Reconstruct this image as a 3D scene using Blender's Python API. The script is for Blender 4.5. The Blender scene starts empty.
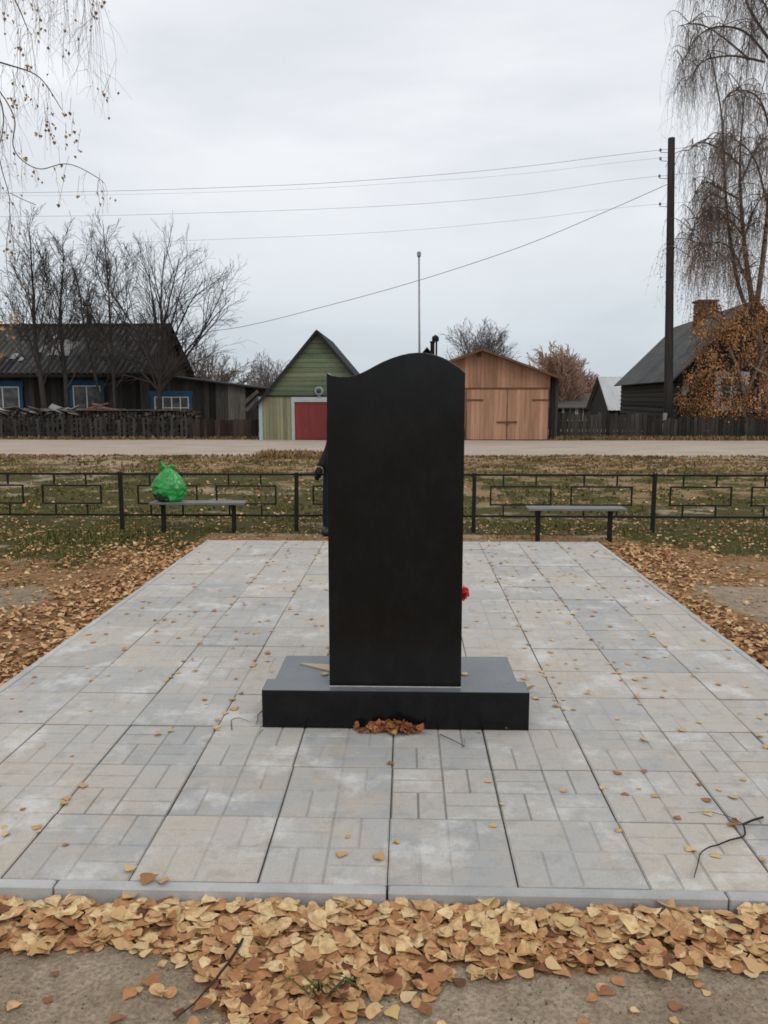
import bpy, math, random
from mathutils import Vector, Matrix, noise as mnoise, Euler
R = math.radians
S = bpy.context.scene
COL = S.collection
rng = random.Random(7)

# ------------------------------------------------------------------ camera
FPX, CX, CY = 805.0, 384.0, 512.0
CAM = Vector((0, 0, 1.5))
PITCH, YAW = math.atan(114 / FPX), math.atan(23 / FPX)
cam_d = bpy.data.cameras.new('camera'); cam = bpy.data.objects.new('camera', cam_d); COL.objects.link(cam)
cam.location = CAM; cam.rotation_euler = (math.pi / 2 - PITCH, 0, YAW)
cam_d.sensor_fit = 'VERTICAL'; cam_d.sensor_height = 36; cam_d.lens = 36 * FPX / 1024
cam_d.clip_start = 0.05; cam_d.clip_end = 5000
S.camera = cam
ROT = Euler((math.pi / 2 - PITCH, 0, YAW)).to_matrix()
def ray(px, py): return ROT @ Vector(((px - CX) / FPX, -(py - CY) / FPX, -1))
def P(px, py, Y):
    d = ray(px, py); return CAM + d * (Y / d.y)
def G(px, py, z=0.0):
    d = ray(px, py); return CAM + d * ((z - CAM.z) / d.z)
GZ = -0.06

# ------------------------------------------------------------------ scene bookkeeping
def tag(o, label=None, cat=None, group=None, kind=None):
    if label: o['label'] = label
    if cat: o['category'] = cat
    if group: o['group'] = group
    if kind: o['kind'] = kind
    return o
def thing(name, label, cat, loc=(0, 0, 0), group=None):
    o = bpy.data.objects.new(name, None); o.location = loc; o.empty_display_size = .1; COL.objects.link(o)
    return tag(o, label, cat, group)
def world_off(o):
    v = Vector((0, 0, 0))
    while o is not None:
        v += o.location; o = o.parent
    return v
class MB:
    """collects shapes (world coordinates) for ONE mesh object"""
    def __init__(s): s.v = []; s.f = []; s.t = []; s.cur = .5
    def face(s, pts, t=None):
        b = len(s.v); s.v += [tuple(p) for p in pts]; s.f.append(tuple(range(b, b + len(pts)))); s.t.append(s.cur if t is None else t)
    def raw(s, vs, fs, t=None):
        b = len(s.v); s.v += [tuple(p) for p in vs]; tt = s.cur if t is None else t
        for f in fs: s.f.append(tuple(i + b for i in f)); s.t.append(tt)
    def box(s, c, d, rz=0, t=None, M=None):
        x, y, z = d[0] / 2, d[1] / 2, d[2] / 2; c = Vector(c)
        m = M if M is not None else Matrix.Rotation(rz, 3, 'Z')
        vs = [c + m @ Vector(p) for p in ((-x, -y, -z), (x, -y, -z), (x, y, -z), (-x, y, -z), (-x, -y, z), (x, -y, z), (x, y, z), (-x, y, z))]
        s.raw(vs, [(0, 3, 2, 1), (4, 5, 6, 7), (0, 1, 5, 4), (1, 2, 6, 5), (2, 3, 7, 6), (3, 0, 4, 7)], t)
    def bbox(s, c, d, b, rz=0, t=None):
        """box with chamfered upper and vertical edges"""
        c = Vector(c); m = Matrix.Rotation(rz, 3, 'Z'); x, y, z = d[0] / 2, d[1] / 2, d[2] / 2
        def ring(ex, ey, zz): return [c + m @ Vector(p) for p in ((-ex + b, -ey, zz), (ex - b, -ey, zz), (ex, -ey + b, zz), (ex, ey - b, zz), (ex - b, ey, zz), (-ex + b, ey, zz), (-ex, ey - b, zz), (-ex, -ey + b, zz))]
        rs = [ring(x, y, -z), ring(x, y, z - b), ring(x - b, y - b, z)]
        vs = sum(rs, []); fs = [tuple(range(7, -1, -1)), tuple(range(16, 24))]
        for k in range(2):
            for i in range(8):
                j = (i + 1) % 8; fs.append((k * 8 + i, k * 8 + j, k * 8 + 8 + j, k * 8 + 8 + i))
        s.raw(vs, fs, t)
    def beam(s, a, b, w, h, t=None, up=(0, 0, 1)):
        a, b = Vector(a), Vector(b); y = (b - a); L = y.length; y.normalize(); u = Vector(up)
        x = y.cross(u)
        if x.length < 1e-4: x = y.cross(Vector((0, 1, 0)))
        x.normalize(); z = x.cross(y)
        s.box((a + b) / 2, (w, L, h), t=t, M=Matrix((x, y, z)).transposed())
    def tube(s, pts, rad, n=6, t=None, cap=True):
        pts = [Vector(p) for p in pts]; k = len(pts)
        if not isinstance(rad, (list, tuple)): rad = [rad] * k
        vs = []; fs = []
        ref = Vector((.31, .17, .93)) if abs((pts[-1] - pts[0]).normalized().z) < .9 else Vector((1, .2, 0))
        for i in range(k):
            d = pts[min(i + 1, k - 1)] - pts[max(i - 1, 0)]
            if d.length < 1e-9: d = Vector((0, 0, 1))
            d.normalize(); x = d.cross(ref)
            if x.length < 1e-3: x = d.orthogonal()
            x.normalize(); y = d.cross(x)
            for j in range(n):
                a = 2 * math.pi * j / n; vs.append(pts[i] + (x * math.cos(a) + y * math.sin(a)) * rad[i])
        for i in range(k - 1):
            for j in range(n):
                l = (j + 1) % n; fs.append((i * n + j, i * n + l, i * n + n + l, i * n + n + j))
        if cap: fs.append(tuple(range(n - 1, -1, -1))); fs.append(tuple(range((k - 1) * n, k * n)))
        s.raw(vs, fs, t)
    def prism(s, outline, y0, y1, t=None):
        """outline of (x,z) pairs extruded along y"""
        n = len(outline); vs = [(x, y0, z) for x, z in outline] + [(x, y1, z) for x, z in outline]
        fs = [tuple(range(n)), tuple(range(2 * n - 1, n - 1, -1))]
        for i in range(n):
            j = (i + 1) % n; fs.append((i, i + n, j + n, j))
        s.raw(vs, fs, t)
    def lathe(s, c, prof, n=14, t=None, axis=None):
        """profile of (radius, height) about z at c"""
        c = Vector(c); vs = []; fs = []; m = axis or Matrix.Identity(3)
        for r, h in prof:
            for j in range(n):
                a = 2 * math.pi * j / n; vs.append(c + m @ Vector((r * math.cos(a), r * math.sin(a), h)))
        for i in range(len(prof) - 1):
            for j in range(n):
                l = (j + 1) % n; fs.append((i * n + j, i * n + l, i * n + n + l, i * n + n + j))
        fs.append(tuple(range(n - 1, -1, -1))); fs.append(tuple(range((len(prof) - 1) * n, len(prof) * n)))
        s.raw(vs, fs, t)
    def mesh(s, name, mat, off, smooth=False):
        me = bpy.data.meshes.new(name)
        ox, oy, oz = off
        me.from_pydata([(a - ox, b - oy, c - oz) for a, b, c in s.v], [], s.f)
        at = me.attributes.new('tint', 'FLOAT', 'FACE'); at.data.foreach_set('value', s.t)
        me.materials.append(mat)
        if smooth: me.polygons.foreach_set('use_smooth', [True] * len(me.polygons))
        me.update(); return me
    def build(s, name, mat, parent=None, loc=None, smooth=False, bevel=0):
        if parent is not None: off = world_off(parent)
        else: off = Vector(loc) if loc is not None else Vector((0, 0, 0))
        o = bpy.data.objects.new(name, s.mesh(name, mat, off, smooth)); COL.objects.link(o)
        if parent is not None: o.parent = parent
        else: o.location = off
        if bevel:
            b = o.modifiers.new('bevel', 'BEVEL'); b.width = bevel; b.segments = 2; b.limit_method = 'ANGLE'
        return o

# ------------------------------------------------------------------ materials
class NT:
    def __init__(s, name):
        s.m = bpy.data.materials.new(name); s.m.use_nodes = True; s.nt = s.m.node_tree; s.nt.nodes.clear()
        s.out = s.n('ShaderNodeOutputMaterial'); s.b = s.n('ShaderNodeBsdfPrincipled'); s.l(s.b.outputs[0], s.out.inputs[0])
    def n(s, t, **k):
        x = s.nt.nodes.new(t)
        for a, b in k.items(): setattr(x, a, b)
        return x
    def l(s, a, b): s.nt.links.new(a, b)
    def coord(s, scale=(1, 1, 1), kind='Object'):
        tc = s.n('ShaderNodeTexCoord'); mp = s.n('ShaderNodeMapping'); mp.inputs['Scale'].default_value = scale
        s.l(tc.outputs[kind], mp.inputs[0]); return mp.outputs[0]
    def noise(s, vec, scale, detail=4, rough=.55):
        x = s.n('ShaderNodeTexNoise'); x.inputs['Scale'].default_value = scale; x.inputs['Detail'].default_value = detail
        x.inputs['Roughness'].default_value = rough
        s.l(vec, x.inputs['Vector']); return x.outputs['Fac']
    def ramp(s, fac, stops):
        x = s.n('ShaderNodeValToRGB'); e = x.color_ramp.elements
        while len(e) < len(stops): e.new(.5)
        for k, (p, c) in enumerate(stops):
            e[k].position = p; e[k].color = (c, c, c, 1) if isinstance(c, (int, float)) else (*c, 1)
        s.l(fac, x.inputs[0]); return x.outputs[0]
    def mix(s, fac, a, b, mode='MIX'):
        x = s.n('ShaderNodeMix', data_type='RGBA', blend_type=mode)
        for v, i in ((fac, 0), (a, 6), (b, 7)):
            if hasattr(v, 'links'): s.l(v, x.inputs[i])
            else: x.inputs[i].default_value = v if i == 0 else ((*v, 1) if not isinstance(v, (int, float)) else (v, v, v, 1))
        return x.outputs[2]
    def math(s, op, a, b=0.0):
        x = s.n('ShaderNodeMath', operation=op)
        for v, i in ((a, 0), (b, 1)):
            if hasattr(v, 'links'): s.l(v, x.inputs[i])
            else: x.inputs[i].default_value = v
        return x.outputs[0]
    def attr(s, name='tint'):
        x = s.n('ShaderNodeAttribute', attribute_name=name); return x.outputs['Fac']
    def bump(s, h, strength=.3, dist=.01):
        x = s.n('ShaderNodeBump'); x.inputs['Strength'].default_value = strength; x.inputs['Distance'].default_value = dist
        s.l(h, x.inputs['Height']); s.l(x.outputs[0], s.b.inputs['Normal'])
    def done(s, col, rough=.8, spec=.3, metal=0):
        if hasattr(col, 'links'): s.l(col, s.b.inputs['Base Color'])
        else: s.b.inputs['Base Color'].default_value = (*col, 1)
        if hasattr(rough, 'links'): s.l(rough, s.b.inputs['Roughness'])
        else: s.b.inputs['Roughness'].default_value = rough
        s.b.inputs['Specular IOR Level'].default_value = spec; s.b.inputs['Metallic'].default_value = metal
        return s.m
def weathered(name, dark, light, scale=3, stretch=(1, 1, 1), rough=.85, spec=.2, bump=.25, tint=.5, metal=0, fine=30):
    """surface of two tones mixed by noise and by the per-piece tint attribute"""
    t = NT(name); v = t.coord(stretch)
    a = t.noise(v, scale, 5, .6); b = t.noise(v, fine, 3, .6)
    m = t.math('ADD', t.math('MULTIPLY', a, .65), t.math('MULTIPLY', b, .35))
    f = t.ramp(m, [(.33, 0), (.67, 1)])
    c = t.mix(f, dark, light)
    if tint:
        k = t.ramp(t.attr(), [(0, 1 - tint), (1, 1 + tint)])
        c = t.mix(1.0, c, k, 'MULTIPLY')
        # ramp colours are clamped to what is given, so > 1 brightens
    t.bump(m, bump, .01)
    return t.done(c, rough, spec, metal)

M = {}
M['granite'] = None
def mk_granite():
    t = NT('black_granite'); v = t.coord()
    a = t.noise(v, 420, 2, .5); b = t.noise(v, 5, 4, .6)
    c = t.mix(t.ramp(a, [(.45, 0), (.75, 1)]), (.003, .003, .0033), (.01, .01, .011)); hz = t.ramp(t.noise(t.coord((3, 3, 2)), 3.6, 6, .72), [(.45, 0), (.7, 1)]); c = t.mix(t.math('MULTIPLY', hz, .5), c, (.013, .013, .0135))  # hz: faint mottled reflections in the polish, painted as paler base colour
    r = t.ramp(b, [(.3, .12), (.7, .24)])
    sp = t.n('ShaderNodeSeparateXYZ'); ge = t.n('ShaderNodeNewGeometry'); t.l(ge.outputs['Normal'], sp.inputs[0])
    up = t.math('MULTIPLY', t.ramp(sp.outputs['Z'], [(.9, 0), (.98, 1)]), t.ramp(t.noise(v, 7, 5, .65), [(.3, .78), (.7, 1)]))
    c = t.mix(up, c, (.15, .16, .175)); r = t.math('ADD', r, t.math('MULTIPLY', up, .14))      # blue-grey sky sheen on level faces, painted into the base colour
    return t.done(c, r, .28)
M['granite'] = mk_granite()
def mk_paving():
    t = NT('concrete_slab'); v = t.coord(); v0 = t.coord((1, 1, 1))
    big = t.noise(v, 1.3, 4, .6); mid = t.noise(v, 6.5, 5, .62); fin = t.noise(v, 160, 3, .7)
    grey = t.ramp(t.attr(), [(.05, (.345, .352, .35)), (.4, (.41, .403, .385)), (.7, (.44, .424, .395)), (.95, (.46, .43, .38))])
    tan = t.ramp(t.math('ADD', t.math('MULTIPLY', big, .55), t.math('MULTIPLY', mid, .45)), [(.46, 0), (.6, 1)])
    c = t.mix(t.math('MULTIPLY', tan, .6), grey, (.475, .405, .325))
    pale = t.ramp(t.noise(v, 3.1, 6, .68), [(.52, 0), (.66, 1)])
    c = t.mix(t.math('MULTIPLY', pale, .85), c, (.6, .59, .565))
    stain = t.ramp(t.noise(v, 9, 5, .7), [(.52, 0), (.7, 1)])
    c = t.mix(t.math('MULTIPLY', stain, .55), c, (.26, .255, .245))
    c = t.mix(t.ramp(fin, [(.36, .26), (.52, 0)]), c, (.2, .195, .185)); gr2 = t.noise(v, 55, 4, .75); c = t.mix(t.ramp(gr2, [(.56, 0), (.7, .2)]), c, (.62, .6, .57)); c = t.mix(t.ramp(gr2, [(.3, .22), (.44, 0)]), c, (.23, .215, .19)); st2 = t.noise(t.coord((1, 1, 1)), 7.5, 6, .75); c = t.mix(t.ramp(st2, [(.55, 0), (.68, .5)]), c, (.34, .285, .22))
    geo = t.n('ShaderNodeNewGeometry'); sz = t.n('ShaderNodeSeparateXYZ'); t.l(geo.outputs['Position'], sz.inputs[0])
    c = t.mix(t.ramp(t.math('MULTIPLY', sz.outputs['Z'], -100), [(.3, 0), (.55, .45), (1, .85)]), c, (.13, .12, .1))       # dirt lying in the grooves
    t.bump(t.math('ADD', mid, t.math('MULTIPLY', fin, .8)), .4, .004)
    return t.done(c, .82, .35)
M['paving'] = mk_paving()
M['kerb'] = weathered('kerb_concrete', (.33, .335, .332), (.47, .465, .455), 6, rough=.85, tint=.12, fine=130)
M['bedding'] = weathered('sandy_bedding', (.06, .055, .048), (.15, .13, .11), 14, tint=0)
def mk_ground():
    t = NT('earth'); v = t.coord()
    n1 = t.noise(v, 1.7, 5, .65); n2 = t.noise(v, 11, 5, .65); n3 = t.noise(v, 70, 4, .7); n4 = t.noise(v, 26, 4, .7)
    sand = t.mix(t.ramp(n2, [(.35, 0), (.65, 1)]), (.35, .27, .185), (.53, .425, .305)); sand = t.mix(t.ramp(n1, [(.5, 0), (.66, .6)]), sand, (.27, .195, .13))
    sand = t.mix(t.ramp(n3, [(.4, .5), (.6, 0)]), sand, (.12, .092, .066))
    sand = t.mix(t.ramp(n4, [(.6, 0), (.72, .55)]), sand, (.4, .325, .24))
    lit = t.mix(t.ramp(n4, [(.35, 0), (.65, 1)]), (.17, .088, .04), (.42, .25, .125))
    gr = t.mix(t.ramp(n4, [(.3, 0), (.7, 1)]), (.04, .04, .012), (.115, .105, .034))
    dry = t.mix(t.ramp(n4, [(.3, 0), (.7, 1)]), (.19, .115, .055), (.38, .27, .155))
    def msk(nm): return t.ramp(t.math('ADD', t.attr(nm), t.math('MULTIPLY', t.math('SUBTRACT', n2, .5), .9)), [(.4, 0), (.6, 1)])
    c = t.mix(msk('litter'), sand, lit); c = t.mix(msk('dry'), c, dry); c = t.mix(msk('grass'), c, gr)
    t.bump(t.math('ADD', n2, t.math('MULTIPLY', n3, .8)), .9, .03)
    return t.done(c, .95, .1)
M['ground'] = mk_ground()
def mk_road():
    t = NT('dirt_road'); v = t.coord((1, 2.2, 1))
    n1 = t.noise(v, .5, 5, .6); n2 = t.noise(v, 7, 4, .6)
    c = t.mix(t.ramp(n1, [(.35, 0), (.65, 1)]), (.37, .3, .25), (.47, .395, .335))
    c = t.mix(t.ramp(n2, [(.4, .35), (.6, 0)]), c, (.28, .23, .19))
    t.bump(n2, .4, .03); return t.done(c, .95, .1)
M['road'] = mk_road()
M['metal_black'] = weathered('black_painted_steel', (.008, .008, .008), (.018, .017, .016), 25, rough=.6, spec=.2, bump=.1, tint=0)
M['bench_top'] = weathered('grey_bench_board', (.1, .1, .1), (.18, .178, .172), 6, (1, 8, 8), rough=.55, spec=.5, tint=.1)
M['old_wood'] = weathered('weathered_dark_boards', (.016, .0145, .013), (.05, .045, .041), 2.2, (6, 6, .7), tint=.55)
M['old_wood_h'] = weathered('weathered_dark_logs', (.011, .01, .0095), (.036, .032, .029), 2.2, (.7, 6, 6), tint=.5)
M['grey_wood'] = weathered('grey_weathered_boards', (.05, .046, .042), (.14, .13, .12), 2.2, (6, 6, .6), tint=.5)
M['picket'] = weathered('old_picket_wood', (.017, .0165, .016), (.055, .054, .052), 3, (5, 5, .8), tint=.6)
M['red_board'] = weathered('faded_red_boards', (.02, .015, .013), (.06, .04, .034), 2, (6, 6, .6), tint=.6)
M['slate'] = weathered('old_corrugated_slate', (.034, .034, .034), (.098, .096, .092), 1.4, (2.5, .7, .7), tint=.75, fine=14)
M['felt'] = weathered('dark_roofing_felt', (.014, .014, .015), (.035, .035, .036), 1.2, (1, 1, 1), tint=.3)
M['roof_sheet'] = weathered('grey_roof_sheet', (.042, .043, .044), (.1, .099, .096), 1, (3, .6, .6), tint=.3)
M['zinc'] = weathered('galvanised_sheet', (.34, .35, .36), (.52, .53, .54), 1.5, (4, .6, .6), rough=.45, spec=.5, tint=.15)
M['barn_wood'] = weathered('new_pine_boards', (.265, .14, .085), (.42, .24, .155), 1.4, (5, 5, .5), tint=.22, bump=.15, fine=22)
M['barn_door'] = weathered('pale_pine_boards', (.3, .16, .1), (.46, .27, .175), 1.4, (5, 5, .5), tint=.2, bump=.15, fine=22)
M['barn_trim'] = weathered('dark_stained_trim', (.1, .05, .03), (.17, .09, .055), 4, (1, 4, 4), tint=.1)
M['barn_roof'] = weathered('brown_red_roof_edge', (.09, .04, .032), (.15, .07, .055), 4, tint=.1)
M['green_board'] = weathered('faded_green_boards', (.055, .11, .075), (.22, .225, .135), .8, (.6, 3, 5), tint=.35, fine=12)
M['lime_board'] = weathered('faded_yellow_green_boards', (.15, .16, .1), (.27, .255, .155), 1.2, (5, 5, .6), tint=.22, fine=18)
M['pale_blue'] = weathered('pale_blue_paint', (.25, .37, .4), (.4, .52, .54), 3, (3, 3, .6), tint=.1)
M['red_paint'] = weathered('dull_red_paint', (.15, .026, .026), (.21, .044, .042), 1.5, (4, 4, .5), rough=.6, tint=.12)
M['grey_paint'] = weathered('pale_grey_paint', (.32, .34, .36), (.45, .47, .48), 3, tint=.1)
M['white_paint'] = weathered('white_window_paint', (.42, .45, .48), (.6, .62, .64), 4, rough=.5, tint=.1)
M['blue_paint'] = weathered('blue_casing_paint', (.016, .05, .098), (.034, .092, .165), 3, tint=.15)
M['brick'] = weathered('red_brick', (.1, .045, .032), (.19, .085, .058), 8, rough=.9, tint=.3)
M['mortar'] = weathered('white_mortar', (.42, .42, .42), (.55, .55, .54), 30, tint=.1)
M['steel'] = weathered('galvanised_pipe', (.2, .205, .21), (.32, .325, .33), 8, rough=.45, spec=.5, tint=0, metal=.3)
M['pole_wood'] = weathered('tarred_pole_wood', (.018, .016, .015), (.06, .054, .05), 3, (8, 8, .5), tint=.2)
M['pale_wood'] = weathered('pale_stub_wood', (.2, .19, .175), (.34, .32, .3), 3, (8, 8, .5), tint=.1)
M['ceramic'] = weathered('brown_white_insulator', (.12, .11, .1), (.24, .23, .22), 8, rough=.3, spec=.5, tint=0)
M['wire'] = weathered('oxidised_wire', (.4, .405, .41), (.5, .505, .51), 8, tint=0)
M['cable'] = weathered('grey_cable', (.22, .222, .225), (.3, .302, .305), 8, tint=0)
M['bark'] = weathered('dark_bark', (.022, .019, .017), (.07, .062, .056), 4, (3, 3, 1), tint=.3)
M['twig'] = weathered('brown_twig', (.03, .025, .022), (.075, .062, .056), 4, tint=.3)
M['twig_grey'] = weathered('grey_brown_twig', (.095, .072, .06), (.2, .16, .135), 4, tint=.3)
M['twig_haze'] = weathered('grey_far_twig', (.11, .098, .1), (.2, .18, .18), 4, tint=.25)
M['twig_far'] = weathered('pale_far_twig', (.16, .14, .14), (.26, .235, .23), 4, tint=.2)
M['twig_rust'] = weathered('rusty_brown_twig', (.3, .19, .14), (.48, .325, .25), 4, tint=.25)
def mk_birch():
    t = NT('birch_bark'); v = t.coord((1, 1, 5))
    n = t.noise(v, 2.6, 5, .7); m = t.noise(t.coord(), 1.1, 3, .6)
    c = t.mix(t.ramp(n, [(.48, 0), (.6, 1)]), (.24, .185, .145), (.04, .033, .029))
    c = t.mix(t.ramp(m, [(.45, 0), (.65, .7)]), c, (.14, .1, .075))
    t.bump(n, .3, .01); return t.done(c, .85, .2)
M['birch'] = mk_birch()
M['glass'] = NT('window_glass').done((.03, .034, .038), .12, .5)
def mk_curtain():
    t = NT('lace_curtain_pane'); v = t.coord()
    c = t.mix(t.ramp(t.noise(v, 2.5, 3), [(.4, 0), (.6, 1)]), (.035, .037, .04), (.11, .11, .105))
    return t.done(c, .18, .5)
M['pane'] = mk_curtain()
def mk_leaf(name, cols, rnd='tint', transl=.0):
    t = NT(name)
    if rnd == 'tint': f = t.attr()
    else: f = t.n('ShaderNodeObjectInfo').outputs['Random']
    n = len(cols); c = t.ramp(f, [(i / (n - 1), cols[i]) for i in range(n)])
    k = t.noise(t.coord(), 55, 3, .6)
    c = t.mix(t.ramp(k, [(.35, .45), (.6, 0)]), c, (.16, .08, .035))
    t.bump(k, .3, .003)
    return t.done(c, .7, .25)
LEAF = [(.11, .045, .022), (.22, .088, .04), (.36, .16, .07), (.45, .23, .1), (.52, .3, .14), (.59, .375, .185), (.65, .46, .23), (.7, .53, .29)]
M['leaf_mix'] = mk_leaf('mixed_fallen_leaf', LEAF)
M['leaf_tan'] = mk_leaf('tan_leaf', [(.53, .33, .15), (.62, .41, .195), (.56, .35, .155), (.66, .465, .24)], 'obj')
M['leaf_yellow'] = mk_leaf('yellow_leaf', [(.62, .42, .18), (.66, .49, .27), (.63, .43, .17)], 'obj')
M['leaf_brown'] = mk_leaf('brown_leaf', [(.26, .12, .05), (.4, .2, .085), (.33, .155, .06)], 'obj')
M['leaf_red'] = mk_leaf('reddish_leaf', [(.2, .06, .028), (.32, .11, .05), (.42, .18, .075), (.27, .085, .04), (.48, .25, .1)])
M['leaf_rust'] = mk_leaf('rusty_hanging_leaf', [(.26, .11, .045), (.44, .205, .08), (.58, .295, .115), (.66, .37, .15), (.52, .25, .095)])
M['leaf_gold'] = mk_leaf('golden_birch_leaf', [(.3, .19, .07), (.42, .27, .08), (.34, .2, .1), (.24, .15, .08)])
M['grass'] = mk_leaf('grass_blade', [(.046, .066, .013), (.08, .1, .022), (.135, .13, .035), (.26, .2, .08), (.11, .13, .03), (.34, .25, .12)])
M['dry_grass'] = mk_leaf('dry_grass_blade', [(.11, .085, .025), (.22, .145, .06), (.32, .215, .095), (.13, .125, .03), (.27, .16, .06)])
M['crumb'] = weathered('soil_crumb', (.12, .085, .06), (.34, .27, .2), 40, tint=.6)
M['stick'] = weathered('dark_stick', (.02, .016, .014), (.05, .042, .036), 20, tint=.2)
M['beige'] = weathered('pale_beige_wood', (.4, .32, .22), (.52, .43, .31), 12, tint=0)
M['black_cloth'] = weathered('black_jacket_cloth', (.007, .007, .008), (.016, .016, .018), 14, rough=.8, tint=0)
M['navy_cloth'] = weathered('navy_trouser_cloth', (.008, .01, .018), (.018, .021, .034), 14, rough=.85, tint=0)
M['skin'] = weathered('skin', (.42, .25, .18), (.5, .31, .23), 8, rough=.55, tint=0, bump=.05)
M['hair'] = weathered('dark_hair', (.015, .011, .009), (.035, .026, .02), 30, tint=0)
M['eye'] = NT('eye_dark').done((.02, .015, .012), .2, .5)
M['red_petal'] = weathered('red_petals', (.4, .012, .02), (.62, .03, .05), 30, rough=.6, tint=.2)
M['green_stem'] = weathered('green_stem', (.03, .08, .025), (.06, .13, .04), 20, tint=.1)
def mk_bag():
    t = NT('green_plastic'); v = t.coord()
    n = t.noise(v, 9, 4, .6)
    c = t.mix(t.ramp(n, [(.35, 0), (.65, 1)]), (.012, .2, .035), (.035, .4, .08))
    t.bump(n, .22, .015)
    m = t.done(c, .26, .5)
    t.b.inputs['Transmission Weight'].default_value = .12
    return m
M['bag'] = mk_bag()
M['dark_print'] = weathered('black_bag_contents', (.008, .01, .009), (.03, .036, .033), 25, rough=.4, spec=.4, tint=0)
M['tarp'] = weathered('grey_sheet_scraps', (.12, .12, .12), (.36, .35, .34), 2, tint=.6)
M['rag'] = weathered('rusty_plank_cover', (.12, .06, .045), (.26, .16, .125), 3, (1, 5, 5), tint=.3)
M['log_end'] = weathered('cut_log', (.02, .017, .015), (.09, .074, .06), 6, tint=.7)
M['dish'] = weathered('grey_dish_paint', (.2, .2, .21), (.29, .29, .3), 6, rough=.5, tint=0)

# ------------------------------------------------------------------ ground sheet and paving
PX0, PITCHT, NC, NR = -0.056, .4065, 10, 15
PXL, PXR = PX0 - NC * PITCHT / 2, PX0 + NC * PITCHT / 2
PY0 = 2.317; PITCHY = .402; PY1 = PY0 + NR * PITCHY; KW = .042
def fbm(x, y, s, seed=0): return mnoise.fractal(Vector((x * s, y * s, seed * 7.3)), 1.0, 2.0, 4)
def sstep(a, b, x):
    t = min(1, max(0, (x - a) / (b - a))); return t * t * (3 - 2 * t)
def gz(x, y):
    z = GZ
    near = 1 - sstep(60, 120, abs(y) + abs(x))
    z += .012 * fbm(x, y, 1.3, 1) * near
    z += .07 * sstep(16.5, 19.5, y) * (1 - sstep(20.6, 21.6, y)) * (1 + .5 * fbm(x, y, .5, 3))
    z -= .05 * sstep(10.5, 12.5, y) * (1 - sstep(14, 16.5, y))
    z -= 1.5 * sstep(42, 58, y)
    if 21.3 < y < 31: z -= .012 * sstep(21.3, 21.8, y)
    ins = min(x - PXL + .04, PXR + .04 - x, y - PY0 + .04, PY1 + .04 - y)
    if ins > 0: z -= .08 * min(1, ins / .05)
    return z
def masks(x, y):
    """grass, litter, dry: what covers the ground at a point"""
    n = fbm(x, y, .55, 11) ; n2 = fbm(x, y, 1.6, 5)
    litter = grass = dry = 0.0
    dx = max(PXL - x, x - PXR)                              # distance beyond the sides of the paving
    if y < PY0:
        litter = 1.0 - sstep(.18, .34, (PY0 - y) + .10 * n2 - .32 * math.exp(-((x + .33) / .22) ** 2) - .06 * math.exp(-((x - .2) / .5) ** 2))
        if dx > .3: litter = max(litter, .4)
    elif y < 9.0:
        if dx > 0:
            w = 1.7 if x < 0 else .42 + .5 * sstep(7.0, 7.9, y) + .25 * (1 - sstep(4.6, 5.6, y))
            litter = 1 - sstep(w * .8, w * 1.4, dx + .35 * n)
            if x < 0: litter = max(litter, .7 + .7 * n2) * (1 - 1.1 * math.exp(-(((x + 3.2) / .42) ** 2 + ((y - 6.05) / .5) ** 2)))
            if x > 0: litter = max(litter, sstep(7.2, 7.8, y + .3 * n))
        else: litter = .6
    if y > 6.6:
        g = sstep(7.0, 8.9, y + .9 * n2 + .5 * n)
        if y < 9.2 and abs(x) < 2.3: g *= .25
        grass = g * (.75 + .5 * n)
        litter = max(litter, .55 - .1 * g + .6 * n2) if y < 13 else litter
    if y >= 10:
        dry = sstep(10.8, 12.6, y) * (.55 + .9 * n + (.2 if x > 1 else -.2))
        if x > 1: dry = max(dry, sstep(11, 13, y) * (1 - sstep(17, 18.5, y)) * (.85 + .4 * n))
        grass = .66 - .2 * sstep(11.5, 14, y) + .7 * n2 * .7
        if x < 1: grass += .2
        if y > 17.5: dry = .55 + .6 * n; grass = .4 + .6 * n2
    if y > 29.5: dry = .7; grass = .3 + .5 * n; litter = .3
    if y > 60: grass = .7; dry = .3
    return (min(1, max(0, grass)), min(1, max(0, litter)), min(1, max(0, dry)))
def axis_pts(fine0, fine1, step, lo, hi):
    a = []; v = fine0
    while v <= fine1 + 1e-6: a.append(v); v += step
    st = step; v = a[-1]
    while v < hi: st *= 1.25; v += st; a.append(v)
    st = step; v = a[0]; b = []
    while v > lo: st *= 1.25; v -= st; b.append(v)
    return b[::-1] + a
xs = axis_pts(-6.5, 6.5, .085, -900, 900); ys = axis_pts(1.4, 22.0, .085, -300, 1500)
gv = []; gm = ([], [], [])
for y in ys:
    for x in xs:
        gv.append((x, y, gz(x, y)))
        for k, m in enumerate(masks(x, y)): gm[k].append(m)
nx = len(xs)
gf = [(j * nx + i, j * nx + i + 1, j * nx + nx + i + 1, j * nx + nx + i) for j in range(len(ys) - 1) for i in range(nx - 1)]
gme = bpy.data.meshes.new('ground'); gme.from_pydata(gv, [], gf)
for nm, d in zip(('grass', 'litter', 'dry'), gm):
    gme.attributes.new(nm, 'FLOAT', 'POINT').data.foreach_set('value', d)
gme.polygons.foreach_set('use_smooth', [True] * len(gf)); gme.materials.append(M['ground'])
go = bpy.data.objects.new('ground', gme); COL.objects.link(go); tag(go, kind='structure')

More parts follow.
